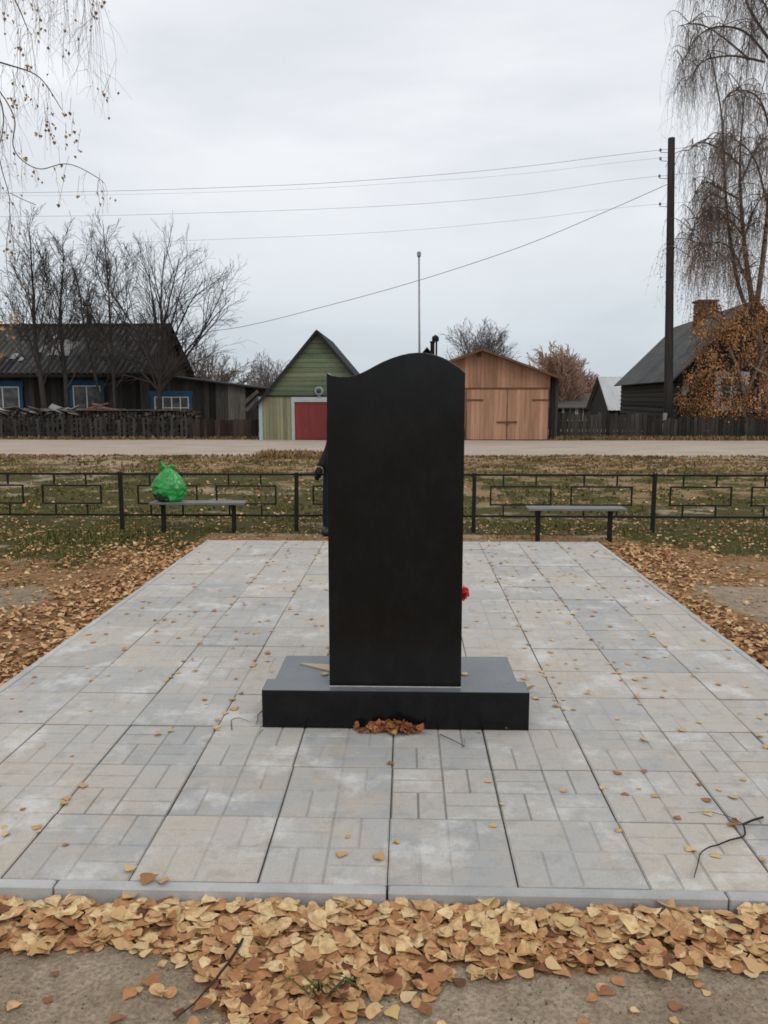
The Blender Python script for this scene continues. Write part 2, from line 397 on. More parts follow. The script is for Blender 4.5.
# road: a pale dirt sheet with uneven edges, 4 mm and more above the ground sheet
rb = MB(); n = 240; prev = None
for i in range(n + 1):
    x = -130 + 260 * i / n
    ya = 21.6 + .35 * fbm(x, 0, .25, 21) + .12 * fbm(x, 3, 1.1, 22); yb = 30.0 + .25 * fbm(x, 9, .3, 23)
    cur = [(x, ya + (yb - ya) * q, GZ + .012 + .022 * math.sin(math.pi * q)) for q in (0, .15, .3, .5, .7, .85, 1)]
    if prev:
        for a in range(6): rb.face([prev[a], cur[a], cur[a + 1], prev[a + 1]])
    prev = cur
ro = rb.build('road', M['road'], smooth=True); tag(ro, kind='structure')

# paving: 150 slabs of eight bricks each
pv = MB(); q = PITCHT / 4
def brick(x0, y0, x1, y1, z, sl, t):
    g = .0019; c = .0032; d = dt
    x0 += g; y0 += g; x1 -= g; y1 -= g
    def zz(x, y): return z + sl[0] * (x - cx) + sl[1] * (y - cy)
    top = [(x0 + c, y0 + c), (x1 - c, y0 + c), (x1 - c, y1 - c), (x0 + c, y1 - c)]
    bot = [(x0, y0), (x1, y0), (x1, y1), (x0, y1)]
    vs = [(x, y, zz(x, y)) for x, y in top] + [(x, y, zz(x, y) - d) for x, y in bot]
    pv.raw(vs, [(0, 1, 2, 3), (4, 5, 1, 0), (5, 6, 2, 1), (6, 7, 3, 2), (7, 4, 0, 3)], t)
bed = MB()
for r in range(NR):
    for c in range(NC):
        x0 = PXL + c * PITCHT + rng.uniform(-.0012, .0012); y0 = PY0 + r * PITCHY + rng.uniform(-.001, .001)
        g = .0024; gy = .0022
        x0 += g; y0 += gy; x1 = x0 + PITCHT - 2 * g; y1 = y0 + PITCHY - 2 * gy
        cx, cy = (x0 + x1) / 2, (y0 + y1) / 2; z = rng.uniform(-.0022, .0022); sl = (rng.uniform(-.006, .006), rng.uniform(-.006, .006))
        tt = rng.random(); mx, my = cx, cy; dt = .0052 * (rng.uniform(.65, 1) if r < 3 else rng.uniform(.1, .65)); flo = dt - .0008     # grooves partly filled with washed-in sand
        # the slab body and its groove floor
        zz = lambda x, y: z + sl[0] * (x - cx) + sl[1] * (y - cy)
        cor = [(x0, y0), (x1, y0), (x1, y1), (x0, y1)]
        pv.raw([(x, y, zz(x, y) - flo) for x, y in cor] + [(x, y, -.045) for x, y in cor], [(0, 1, 2, 3), (4, 5, 1, 0), (5, 6, 2, 1), (6, 7, 3, 2), (7, 4, 0, 3)], tt * .3)
        for (ax, ay, bx, by, hor) in ((x0, my, mx, y1, True), (mx, my, x1, y1, False), (x0, y0, mx, my, False), (mx, y0, x1, my, True)):
            for k in range(2):
                t = min(1, max(0, tt + rng.uniform(-.13, .13)))
                if hor: brick(ax, ay + (by - ay) * k / 2, bx, ay + (by - ay) * (k + 1) / 2, z, sl, t)
                else: brick(ax + (bx - ax) * k / 2, ay, ax + (bx - ax) * (k + 1) / 2, by, z, sl, t)
po = pv.build('paving', M['paving']); tag(po, kind='structure')
bed.box(((PXL + PXR) / 2, (PY0 + PY1) / 2, -.03), (PXR - PXL - .01, PY1 - PY0 - .01, .036))
bo = bed.build('paving_bed', M['bedding']); tag(bo, kind='structure')
# kerb strips of one metre pieces
kb = MB()
def kerb_run(x0, y0, x1, y1):
    L = math.hypot(x1 - x0, y1 - y0); k = max(1, round(L / 1.02)); st = L / k; ux, uy = (x1 - x0) / L, (y1 - y0) / L
    for i in range(k):
        s = i * st + st / 2; kb.cur = rng.random()
        kb.bbox((x0 + ux * s + rng.uniform(-.001, .001), y0 + uy * s + rng.uniform(-.001, .001), -.0838 + rng.uniform(-.0015, .0015)), ((st - .006) if ux else KW, KW if ux else (st - .006), .17), .005)
kerb_run(PX0 - 3 * 1.02 + .95 * 0, PY0 - KW / 2, PX0, PY0 - KW / 2) if False else None
kerb_run(PXL - KW, PY0 - KW / 2 + .0015, PX0, PY0 - KW / 2 + .0015); kerb_run(PX0, PY0 - KW / 2 + .0015, PXR + KW, PY0 - KW / 2 + .0015)
kerb_run(PXL - KW, PY1 + KW / 2 + .002, PXR + KW, PY1 + KW / 2 + .002)
kerb_run(PXL - KW / 2 - .002, PY0 + .002, PXL - KW / 2 - .002, PY1); kerb_run(PXR + KW / 2 + .002, PY0 + .002, PXR + KW / 2 + .002, PY1)
ko = kb.build('kerb', M['kerb']); tag(ko, kind='structure')

# ------------------------------------------------------------------ leaves
def leaf_template(seed, near=True):
    """one ovate, pointed leaf about 1 long, folded on its midrib and curled; returns verts, faces"""
    r = random.Random(seed)
    if near:
        st = [(0, .0), (.09, .26), (.28, .43), (.5, .40), (.74, .22), (.9, .09), (1.0, 0)]
        big = r.random() < .25; fold = r.uniform(.3, .6) if big else r.uniform(.0, .22); curl = r.uniform(-1, 1.2) if big else r.uniform(-.35, .5); tw = r.uniform(-.3, .3)
        mid = []; lf = []; rt = []
        for k, (u, w) in enumerate(st):
            a = curl * (u - .45); zc = curl * (u - .5) ** 2 * .55
            jl, jr = 1 + r.uniform(-.16, .16), 1 + r.uniform(-.16, .16)
            b = tw * (u - .5)
            mid.append((u - .5, 0, zc))
            lf.append((u - .5 - .03, -w * jl, zc + w * fold + w * b)); rt.append((u - .5 - .03, w * jr, zc + w * fold * r.uniform(.6, 1.3) - w * b))
        vs = mid + lf[1:-1] + rt[1:-1]; n = len(st); m = n - 2; fs = []
        for side in (0, 1):
            o = n + side * m
            seq = [0] + [o + i for i in range(m)] + [n - 1]
            for i in range(n - 1):
                f = [i, i + 1, seq[i + 1], seq[i]]; f = list(dict.fromkeys(f))
                fs.append(tuple(f if side else f[::-1]))
        vs.append((-.72, r.uniform(-.1, .1), .02)); vs.append((-.5, .018, 0)); vs.append((-.5, -.018, 0))   # petiole
        fs.append((n + 2 * m, n + 2 * m + 1, n + 2 * m + 2))
        return [Vector(v) for v in vs], fs
    f = r.uniform(.05, .35); c = r.uniform(-.2, .3)
    vs = [(-.5, 0, c), (0, -.4, f), (.5, 0, c * .6), (0, .4, f), (0, 0, 0)]
    return [Vector(v) for v in vs], [(0, 1, 4), (1, 2, 4), (2, 3, 4), (3, 0, 4)]
NEAR = [leaf_template(100 + k) for k in range(26)]
FAR = [leaf_template(200 + k, False) for k in range(6)]
def leaf_rot(r, tilt): return Matrix.Rotation(r.uniform(0, 6.283), 3, 'Z') @ Matrix.Rotation(r.gauss(0, tilt), 3, 'X') @ Matrix.Rotation(r.gauss(0, tilt), 3, 'Y') @ (Matrix.Rotation(math.pi, 3, 'X') if r.random() < .4 else Matrix.Identity(3))
def put_leaf(mb, tmpl, p, size, m, t):
    vs, fs = tmpl; p = Vector(p)
    w = [p + (m @ v) * size for v in vs]
    lo = min(a.z for a in w); up = max(0, p.z - .002 - lo)
    mb.raw([(a.x, a.y, a.z + up) for a in w], fs, t)
litter = MB(); singles = []          # singles: (p, size, matrix, where)
# the strip of leaves before the kerb
for k in range(4600):
    x = rng.uniform(-2.3, 2.3)
    y = PY0 - KW - .01 - abs(rng.gauss(0, 1)) * .20
    lobe = .34 * math.exp(-((x + .3) / .22) ** 2) + .07 * math.exp(-((x - .12) / .3) ** 2) + .05 * fbm(x, 0, 2.2, 31)
    lim = .215 + lobe
    d = PY0 - KW - y
    if d > lim + abs(rng.gauss(0, .02)): continue
    if d > .2 and rng.random() > .8: continue
    z = gz(x, y) + .004 + .03 * rng.random() * (1 - sstep(.08, lim, d)) + .008 * rng.random()
    s = rng.uniform(.028, .062) if rng.random() < .8 else rng.uniform(.05, .07)
    singles.append((Vector((x, y, z)), s, leaf_rot(rng, .15), 'strip', d / max(lim, .1)))
for k in range(760):
    x = rng.gauss(-.3, .17); d = rng.uniform(.12, .52) ; y = PY0 - KW - d
    if rng.random() > (1.1 - d) * math.exp(-((x + .3) / .2) ** 2 * max(0, d - .2) * 3): continue
    singles.append((Vector((x, y, gz(x, y) + .004 + .016 * rng.random())), rng.uniform(.026, .054), leaf_rot(rng, .15), 'strip', d / .5))
for k in range(46):                  # loose ones on the bare sand
    x = rng.uniform(-1.2, 1.4); y = rng.uniform(1.8, 2.08)
    singles.append((Vector((x, y, gz(x, y) + .004)), rng.uniform(.026, .05), leaf_rot(rng, .1), 'sand', 1))
# the scatter on the slabs
plinth = lambda x, y: abs(x + .06) < .64 and 3.5 < y < 4.06
on_slab = []
for k in range(800):
    x = rng.uniform(PXL + .03, PXR - .03); y = PY0 + (PY1 - PY0) * rng.random() ** .93
    if plinth(x, y): continue
    if abs(x) < .9 and y < 3.5 and rng.random() < .85: continue
    if x < 0 and rng.random() > .72 + .3 * fbm(x, y, .8, 41): continue
    if rng.random() < .36: x = PXL + round((x - PXL) / PITCHT) * PITCHT + rng.gauss(0, .012)
    if not PXL + .02 < x < PXR - .02: continue
    on_slab.append((Vector((x, y, .004)), rng.uniform(.02, .044), leaf_rot(rng, .07), 'slab', 0))
on_slab += [(G(150, 880, .006), .06, leaf_rot(rng, .15), 'slab', 0), (G(163, 882, .006), .045, leaf_rot(rng, .2), 'slab', 0), (G(341, 855, .004), .045, leaf_rot(rng, .1), 'slab', 0), (G(378, 857, .004), .045, leaf_rot(rng, .1), 'slab', 0), (G(508, 727, .01), .05, leaf_rot(rng, .5), 'slab', 0), (G(531, 690, .01), .05, leaf_rot(rng, .4), 'slab', 0)]
on_slab.sort(key=lambda a: (a[0] - CAM).length)
strip_vis = sorted([s for s in singles if abs(s[0].x) < 1.25], key=lambda s: -(s[0].z + .05 * s[4] + rng.uniform(0, .01)))
top_strip = strip_vis[:140]; ids = set(id(s) for s in top_strip)
own = on_slab[:155] + top_strip
KIND = {'leaf_tan': 'tan', 'leaf_yellow': 'pale yellow', 'leaf_brown': 'brown'}
cache = {}
for (p, s, m, where, _) in own:
    mk = rng.choices(list(KIND), [5, 3.2, 1.6])[0]; ti = rng.randrange(len(NEAR))
    if (mk, ti) not in cache:
        b = MB(); b.raw(*NEAR[ti]); cache[(mk, ti)] = b.mesh('fallen_leaf', M[mk], (0, 0, 0))
    o = bpy.data.objects.new('fallen_leaf', cache[(mk, ti)]); COL.objects.link(o)
    lo = min((m @ v).z for v in NEAR[ti][0]) * s
    o.location = p + Vector((0, 0, max(0, -lo - .002))); o.rotation_euler = m.to_euler(); o.scale = (s, s, s)
    if where == 'slab': tag(o, KIND[mk] + ' fallen leaf lying loose on the grey paving slabs', 'leaf', KIND[mk] + ' leaves on the paving')
    else: tag(o, KIND[mk] + ' fallen leaf on top of the leaf strip before the kerb', 'leaf', KIND[mk] + ' leaves before the kerb')
for s in singles:
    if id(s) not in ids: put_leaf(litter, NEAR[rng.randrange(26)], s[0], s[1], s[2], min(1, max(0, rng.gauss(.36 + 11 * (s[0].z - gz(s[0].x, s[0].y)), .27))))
for s in on_slab[155:]: put_leaf(litter, NEAR[rng.randrange(26)], s[0], s[1], s[2], rng.uniform(.35, 1))
# drifts beside the paving and under the railing
def drift(n, x0, x1, y0, y1, dens, tilt=.3, smin=.026, smax=.052, near=True):
    for k in range(n):
        x = rng.uniform(x0, x1); y = rng.uniform(y0, y1)
        if PXL - KW - .01 < x < PXR + KW + .01 and PY0 - KW < y < PY1 + KW: continue
        d = dens(x, y)
        if rng.random() > d: continue
        put_leaf(litter, (NEAR if near else FAR)[rng.randrange(26 if near else 6)], (x, y, gz(x, y) + .004 + .018 * rng.random() * d), rng.uniform(smin, smax), leaf_rot(rng, tilt), min(1, max(0, rng.gauss(.54, .26))))
def side_d(x, y):
    g, l, dr = masks(x, y); dx = max(PXL - x, x - PXR)
    if dx > .15: l *= sstep(.12, .5, .42 + .55 * fbm(x, y, 1.5, 91)) * .75 + .25
    return max(.03, l * (.35 + .65 * (1 - sstep(.0, .9, dx))) * (1 - .55 * g)) 
drift(15000, -2.12 - 1.9, -2.12, 3.4, 8.6, side_d)
drift(7000, -6, -4.0, 5.2, 9.4, side_d, near=False)
drift(8000, 2.0, 3.2, 3.4, 8.6, side_d)
drift(4500, 3.2, 6, 4.8, 9.4, side_d, near=False)
drift(4500, -5.5, 5.5, 8.4, 10.5, lambda x, y: .5 + .5 * fbm(x, y, 1.4, 51), near=False)
drift(5200, -12, 13, 10.3, 21.5, lambda x, y: .35 + .9 * fbm(x, y, .5, 52), smin=.05, smax=.085, near=False)
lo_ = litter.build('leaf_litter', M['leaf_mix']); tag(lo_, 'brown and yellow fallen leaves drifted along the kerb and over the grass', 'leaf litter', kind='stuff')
cb = MB()
for k in range(2600):
    x = rng.uniform(-1.7, 1.7); y = rng.uniform(1.7, 2.15) if k % 3 else rng.uniform(5.5, 7.2)
    if y > 3: x = rng.choice([rng.uniform(2.5, 4), rng.uniform(-3.9, -2.7)])
    s0 = rng.uniform(.0012, .0045) * (1 if y < 3 else 2.2); c = Vector((x, y, gz(x, y) + s0 * .3)); m = leaf_rot(rng, .8)
    vs = [c + m @ Vector(v) * s0 * rng.uniform(.7, 1.3) for v in ((1, 0, 0), (-1, 0, 0), (0, 1, 0), (0, -1, 0), (0, 0, .7), (0, 0, -.7))]
    cb.raw(vs, [(0, 2, 4), (2, 1, 4), (1, 3, 4), (3, 0, 4), (2, 0, 5), (1, 2, 5), (3, 1, 5), (0, 3, 5)], rng.random())
tag(cb.build('gravel', M['crumb']), 'small soil crumbs and grit lying on the bare sandy ground', 'grit', kind='stuff')
# heap of reddish leaves against the plinth
hp = MB(); c0 = G(392, 728, 0)
for k in range(150):
    u = rng.gauss(0, .42); x = c0.x + max(-1, min(1, u)) * .185; y = 3.492 - abs(rng.gauss(0, .022))
    h = .05 * (1 - abs(u) * .9) if abs(u) < 1 else 0
    put_leaf(hp, NEAR[rng.randrange(26)], (x, y, .003 + max(0, h) * .7 * rng.random()), rng.uniform(.022, .046), leaf_rot(rng, .5), rng.random())
tag(hp.build('leaf_pile', M['leaf_red'], loc=(c0.x, 3.5, 0)), 'small heap of reddish brown leaves against the front of the granite plinth', 'leaf pile', kind='stuff')

# ------------------------------------------------------------------ grass
def blades(mb, n, x0, x1, y0, y1, hmin, hmax, dens, tcol, w=.006):
    for k in range(n):
        x = rng.uniform(x0, x1); y = rng.uniform(y0, y1)
        if PXL - .1 < x < PXR + .1 and PY0 < y < PY1 + .08: continue
        if rng.random() > dens(x, y): continue
        z = gz(x, y) - .005; tt = tcol(x, y)
        for j in range(rng.randint(3, 6)):
            a = rng.uniform(0, 6.28); h = rng.uniform(hmin, hmax); ln = rng.uniform(.15, .8) * h
            bx, by = x + rng.gauss(0, .025), y + rng.gauss(0, .025); ca, sa = math.cos(a), math.sin(a); pw = w * rng.uniform(.7, 1.4)
            px_, py_ = -sa * pw, ca * pw
            vs = [(bx - px_, by - py_, z), (bx + px_, by + py_, z), (bx + ca * ln * .4 + px_ * .8, by + sa * ln * .4 + py_ * .8, z + h * .6), (bx + ca * ln * .4 - px_ * .8, by + sa * ln * .4 - py_ * .8, z + h * .6), (bx + ca * ln, by + sa * ln, z + h * rng.uniform(.75, 1))]
            mb.raw(vs, [(0, 1, 2, 3), (3, 2, 4)], min(1, max(0, tt + rng.uniform(-.18, .18))))
gr = MB()
blades(gr, 9000, -6.5, 6.5, 7.0, 10.6, .018, .06, lambda x, y: masks(x, y)[0] * max(.06, .5 + 1.1 * fbm(x, y, 1.1, 66)) * (.6 if y < 8.7 else 1.0), lambda x, y: .25 + .45 * max(0, fbm(x, y, .9, 61)) + (.12 if rng.random() < .3 else 0))
blades(gr, 15000, -11, 11, 10.4, 17, .018, .06, lambda x, y: masks(x, y)[0] * max(.04, .45 + 1.2 * fbm(x, y, .6, 67)) + .03, lambda x, y: .3 + .6 * max(0, fbm(x, y, .5, 62)), w=.011)
blades(gr, 3200, -6, 6, 5.6, 8.6, .015, .05, lambda x, y: .9 * sstep(.12, .4, fbm(x, y, 1.3, 92)) * (1 if x < 0 else sstep(7.2, 7.8, y)), lambda x, y: .2)
blades(gr, 700, -4.2, -2.9, 8.4, 9.3, .025, .07, lambda x, y: .6, lambda x, y: .2)
tag(gr.build('grass', M['grass']), 'short green autumn grass around the railing', 'grass', kind='stuff')
dg = MB()
blades(dg, 9000, -15, 16, 16.4, 21.6, .025, .085, lambda x, y: .35 + .9 * max(0, .45 + fbm(x, y, .45, 63)) * sstep(16.4, 18.5, y), lambda x, y: .35 + .7 * fbm(x, y, .6, 64), w=.014)
blades(dg, 500, -3.8, -1.9, 19.5, 21.4, .06, .22, lambda x, y: .9, lambda x, y: .3, w=.016)
blades(dg, 2200, 5, 19, 30.0, 30.6, .04, .24, lambda x, y: .75, lambda x, y: .45, w=.02)
blades(dg, 900, -20, -5.6, 30.0, 30.4, .05, .2, lambda x, y: .4 + .8 * max(0, fbm(x, y, .5, 65)), lambda x, y: .3, w=.02)
tag(dg.build('dry_grass', M['dry_grass']), 'straw coloured dry grass along both edges of the dirt road', 'dry grass', kind='stuff')
tf = MB(); c0 = G(318, 1002, GZ)
for k in range(16):
    a = rng.uniform(-.3, 3.4); L = rng.uniform(.05, .11); b = c0 + Vector((rng.gauss(0, .02), rng.gauss(0, .012), .022)); d = Vector((math.cos(a), -math.sin(a) * .6, 0)); w = Vector((-d.y, d.x, 0)) * .0048
    m = b + d * L * .5 + Vector((0, 0, L * .5)); e = b + d * L + Vector((0, 0, L * .35))
    tf.raw([b - w, b + w, m + w, m - w, e], [(0, 1, 2, 3), (3, 2, 4)], rng.uniform(.0, .22))
tag(tf.build('grass_tuft', M['grass'], loc=c0), 'small tuft of green grass blades among the leaves before the kerb', 'grass tuft')

# ------------------------------------------------------------------ sticks
def stick(label, lines, rad, z=0.006, name='twig'):
    b = MB(); base = None
    for pts, r in lines:
        w = []
        for k, (px, py) in enumerate(pts):
            p = G(px, py, z); p.z += .004 * math.sin(k * 1.9) + .003; w.append(p)
        base = base or w[0]
        # a few in-between points, a bit crooked
        ww = []
        for a, c in zip(w, w[1:]):
            ww += [a, (a + c) / 2 + Vector((rng.gauss(0, .002), rng.gauss(0, .002), rng.uniform(0, .003)))]
        ww.append(w[-1]); k = len(ww)
        b.tube(ww, [r * (1 - .65 * i / (k - 1)) for i in range(k)], 6)
    tag(b.build(name, M['stick'], loc=base, smooth=True), label, 'twig')
stick('forked dark twig lying across the right front paving slabs', [([(763, 818), (743, 826), (745, 832), (743, 837), (717, 847), (705, 850), (700, 854), (694, 879)], .0042), ([(743, 825), (728, 818), (711, 812), (688, 813)], .0016)], .006)
stick('short twig lying at the left end of the granite plinth', [([(263, 711), (258, 716), (256, 724)], .003), ([(263, 730), (259, 737)], .002)], .003)
stick('thin bent twig on the paving right of the reddish leaf heap', [([(440, 735), (465, 748), (464, 738)], .0022)], .002)
stick('curled leaf stalk lying on the slab left of the plinth', [([(232, 730), (231, 722), (239, 718), (250, 722)], .0022)], .002)
stick('long dark twig half buried in the leaves before the kerb', [([(243, 940), (230, 963), (212, 984), (194, 1004), (174, 1023)], .0045)], .004, -.03)

# ------------------------------------------------------------------ monument
YS = 3.562; ZB = .18
mon = thing('monument', 'black polished granite stele with a wave shaped top on a plinth, seen from behind', 'monument', (PX0, 3.7, 0))
MX = PX0 + .006
top = [(325.7, 372.5), (328.5, 374.2), (332, 375.6), (337, 376.6), (343, 377), (349, 376.4), (354, 375.2), (360, 372.9), (365.5, 370.2), (373, 366), (381, 361.8), (390, 358), (398.5, 355.2), (407, 353.3), (416, 352.5), (424, 352.9), (432, 354.6), (440, 357.4), (447, 361.2), (455, 366.6), (462.3, 373)]
tp = [P(a, b, YS) for a, b in top]
xl, xr = P(328, 530, YS).x, P(463.2, 530, YS).x
out = [(xl, ZB + .004), (xr, ZB + .004)] + [(xl + (xr - xl) * (p.x - tp[0].x) / (tp[-1].x - tp[0].x), p.z) for p in reversed(tp)]
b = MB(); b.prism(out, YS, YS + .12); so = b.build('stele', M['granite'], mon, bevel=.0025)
b = MB(); fy = 3.506
pts = [(-.606, fy), (.606, fy), (.606, fy + .15), (.567, fy + .15), (.567, fy + .515), (-.567, fy + .5), (-.567, fy + .15), (-.606, fy + .15)]
nb = len(pts); vs = [(MX + x * 1.005, y, .002) for x, y in pts] + [(MX + x * 1.005, y, ZB) for x, y in pts]
b.raw(vs, [tuple(range(nb - 1, -1, -1)), tuple(range(nb, 2 * nb))] + [(i, (i + 1) % nb, nb + (i + 1) % nb, nb + i) for i in range(nb)])
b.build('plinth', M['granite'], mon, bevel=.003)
b = MB(); b.box(((xl + xr) / 2, YS + .06, ZB + .0022), (xr - xl + .002, .123, .0035)); b.build('mortar_joint', M['mortar'], mon)
for px in (325, 464.5):
    p = G(px, 674.5, ZB); b = MB(); b.lathe((p.x, p.y, ZB), [(.016, 0), (.02, .004), (.014, .008), (.004, .01)], 9); b.build('mortar_dab', M['beige'], mon, smooth=True)
w = [G(299.5, 664, ZB), G(331, 672, ZB), G(336, 668.5, ZB), G(332, 665.5, ZB)]
b = MB(); b.raw([v for v in w] + [v + Vector((0, 0, .006)) for v in w], [(3, 2, 1, 0), (4, 5, 6, 7), (0, 1, 5, 4), (1, 2, 6, 5), (2, 3, 7, 6), (3, 0, 4, 7)])
tag(b.build('wood_sliver', M['beige'], loc=w[0]), 'pale beige wedge shaped sliver lying on the plinth left of the stele', 'sliver')
# flowers on the far side
vz = Vector((.15, 3.86, ZB)); fl = thing('flower_bouquet', 'red flowers in a jar behind the stele, one bloom peeping out at its edge', 'flowers', vz)
b = MB(); b.lathe(vz, [(.04, 0), (.045, .01), (.045, .1), (.036, .12), (.04, .13)], 14); b.build('jar', M['dark_print'], fl, smooth=True)
heads = [G(459.5, 592.5, 0)] 
hpos = [P(462.3, 593.5, 3.86), vz + Vector((-.03, .03, .31)), vz + Vector((-.08, .05, .27)), vz + Vector((.03, .06, .33))]
for h in hpos:
    b = MB(); b.tube([vz + Vector((0, 0, .05)), vz + Vector((0, 0, .13)) + (h - vz) * .1, h - Vector((0, 0, .02))], .003, 5); b.build('stem', M['green_stem'], fl, smooth=True)
    b = MB()
    for k in range(34):
        d = Vector((rng.gauss(0, 1), rng.gauss(0, 1), rng.gauss(.25, .8))).normalized(); t = d.orthogonal().normalized(); q2 = d.cross(t); s = .014
        c = h + d * .02; e = h + d * .037
        b.raw([h, c - t * s, e - t * s * .8 + q2 * .004, e + t * s * .8 - q2 * .004, c + t * s], [(0, 1, 2, 3, 4)], rng.random())
    b.build('bloom', M['red_petal'], fl)

# ------------------------------------------------------------------ railing
FY = 9.38; sp = 2.08; x0f = P(122, 500, FY).x - 2 * sp
fe = thing('metal_railing', 'low black steel railing with rectangular ornament panels, running behind the benches', 'railing', (0, FY, GZ))
zb, zt = GZ + .185, GZ + .672; nb = 7
b = MB(); b.box((x0f + nb * sp / 2, FY, zt), (nb * sp, .02, .024)); b.build('top_rail', M['metal_black'], fe)
b = MB(); b.box((x0f + nb * sp / 2, FY, zb), (nb * sp, .02, .024)); b.build('bottom_rail', M['metal_black'], fe)
for i in range(nb + 1):
    b = MB(); x = x0f + i * sp; lean = rng.uniform(-.006, .006)
    b.beam((x - lean, FY - .028, GZ - .1), (x + lean, FY - .028, GZ + .69), .045, .03, up=(0, 1, 0)); b.box((x + lean, FY - .028, GZ + .687), (.05, .036, .02)); b.build('post', M['metal_black'], fe)
for i in range(nb):
    for (f0, f1) in ((.09, .435), (.54, .885)):
        xa, xb = x0f + (i + f0) * sp, x0f + (i + f1) * sp; za, zc = GZ + .322, GZ + .535; w = .018; b = MB()
        b.box(((xa + xb) / 2, FY, zc), (xb - xa, .016, w)); b.box(((xa + xb) / 2, FY, za), (xb - xa, .016, w))
        for x in (xa + w / 2, xb - w / 2): b.box((x, FY, (za + zc) / 2), (w, .016, zc - za - w - .001))
        for fr in (.215, .745):
            x = xa + (xb - xa) * fr
            b.box((x, FY, (zc + zt) / 2), (w, .016, zt - zc - w - .008)); b.box((x + .004, FY, (za + zb) / 2), (w, .016, za - zb - w - .008))
        b.build('ornament_panel', M['metal_black'], fe)

# ------------------------------------------------------------------ benches and bag
def bench(label, xa, xb, Y, ztop, la, lb, legw=.05):
    t = thing('bench', label, 'bench', ((xa + xb) / 2, Y, GZ), 'backless benches before the railing')
    b = MB(); b.box(((xa + xb) / 2, Y, ztop - .012), (xb - xa, .24, .026)); b.build('seat', M['bench_top'], t, bevel=.004)
    for x in (la, lb):
        b = MB(); b.box((x, Y, (ztop - .026 + GZ - .08) / 2), (legw, legw, ztop - .026 - GZ + .08)); b.box((x, Y, ztop - .034), (legw * .7, .2, .016)); b.build('leg', M['metal_black'], t)
    return t
YB = 9.2; bz = GZ + .37
bench('low grey bench on two black posts, the green bag standing on it', P(152, 502, YB).x, P(246, 502, YB).x, YB, bz, P(163.7, 520, YB).x, P(234, 520, YB).x, .045)
YB2 = 8.72; bz2 = GZ + .385
bench('low grey bench on two black posts with nothing on it', P(527, 505, YB2).x, P(624.5, 505, YB2).x, YB2, bz2, P(538, 520, YB2).x, P(610, 520, YB2).x, .045)
bc = P(169.5, 502, YB); bc.z = bz + .001
bag = thing('plastic_bag', 'crumpled bright green plastic bag, knotted on top, standing on the left bench', 'bag', bc)
def bag_pt(a, h):
    prof = [(0, .12), (.03, .165), (.1, .19), (.19, .185), (.27, .145), (.33, .09), (.37, .05), (.385, .04)]
    for (h0, r0), (h1, r1) in zip(prof, prof[1:]):
        if h <= h1: r = r0 + (r1 - r0) * (h - h0) / (h1 - h0); break
    else: r = .04
    w = Vector((math.cos(a), math.sin(a), h * 6))
    r *= 1 + .16 * mnoise.noise(w * 1.7 + Vector((3, 1, 0))) + .09 * mnoise.noise(w * 5) + .09 * math.sin(a * 11 + 3 * mnoise.noise(w * 2)) * (h / .38) ** 1.3 + .035 * abs(mnoise.noise(w * 3.5 + Vector((9, 2, 4))))
    return Vector((bc.x + r * math.cos(a), bc.y + .8 * r * math.sin(a) * .85, bc.z + h))
b = MB(); NA, NH = 72, 40; vs = [bag_pt(2 * math.pi * i / NA, .385 * j / NH) for j in range(NH + 1) for i in range(NA)]
b.raw(vs, [(j * NA + i, j * NA + (i + 1) % NA, (j + 1) * NA + (i + 1) % NA, (j + 1) * NA + i) for j in range(NH) for i in range(NA)] + [tuple(range(NA - 1, -1, -1)), tuple(range(NH * NA, NH * NA + NA))])
b.build('bag_body', M['bag'], bag, smooth=True)
for sgn, tall in ((-1, .08), (.6, .045)):
    b = MB(); top_ = bc + Vector((.0, 0, .375)); pts = [top_ + Vector((sgn * .01, 0, -.03)), top_ + Vector((sgn * .05, .01, .03)), top_ + Vector((sgn * .08, .0, tall)), top_ + Vector((sgn * .1, .01, tall * .6)), top_ + Vector((sgn * .09, .0, -.02))]
    b.tube(pts, [.022, .026, .02, .018, .006], 7); b.build('handle', M['bag'], bag, smooth=True)
b = MB()                                                    # dark print on the lower left front of the bag
cells = [(i, j) for i in range(NA) for j in range(NH)]
for i, j in cells:
    a = 2 * math.pi * (i + .5) / NA; h = .385 * (j + .5) / NH
    dx = math.cos(a) * .2; 
    if math.sin(a) < -.15 and -.2 < dx < .03 and .012 < h < .11 + .04 * mnoise.noise(Vector((dx * 30, h * 30, 2))) - abs(dx + .09) * .25 and mnoise.noise(Vector((dx * 40, h * 45, 7))) > -.38:
        qd = [bag_pt(2 * math.pi * u / NA, .385 * v / NH) for u, v in ((i, j), (i + 1, j), (i + 1, j + 1), (i, j + 1))]
        c = Vector((bc.x, bc.y, 0)); qd = [p + (Vector((p.x, p.y, 0)) - c).normalized() * .003 for p in qd]
        b.face(qd)
if b.f: b.build('dark_print', M['dark_print'], bag)

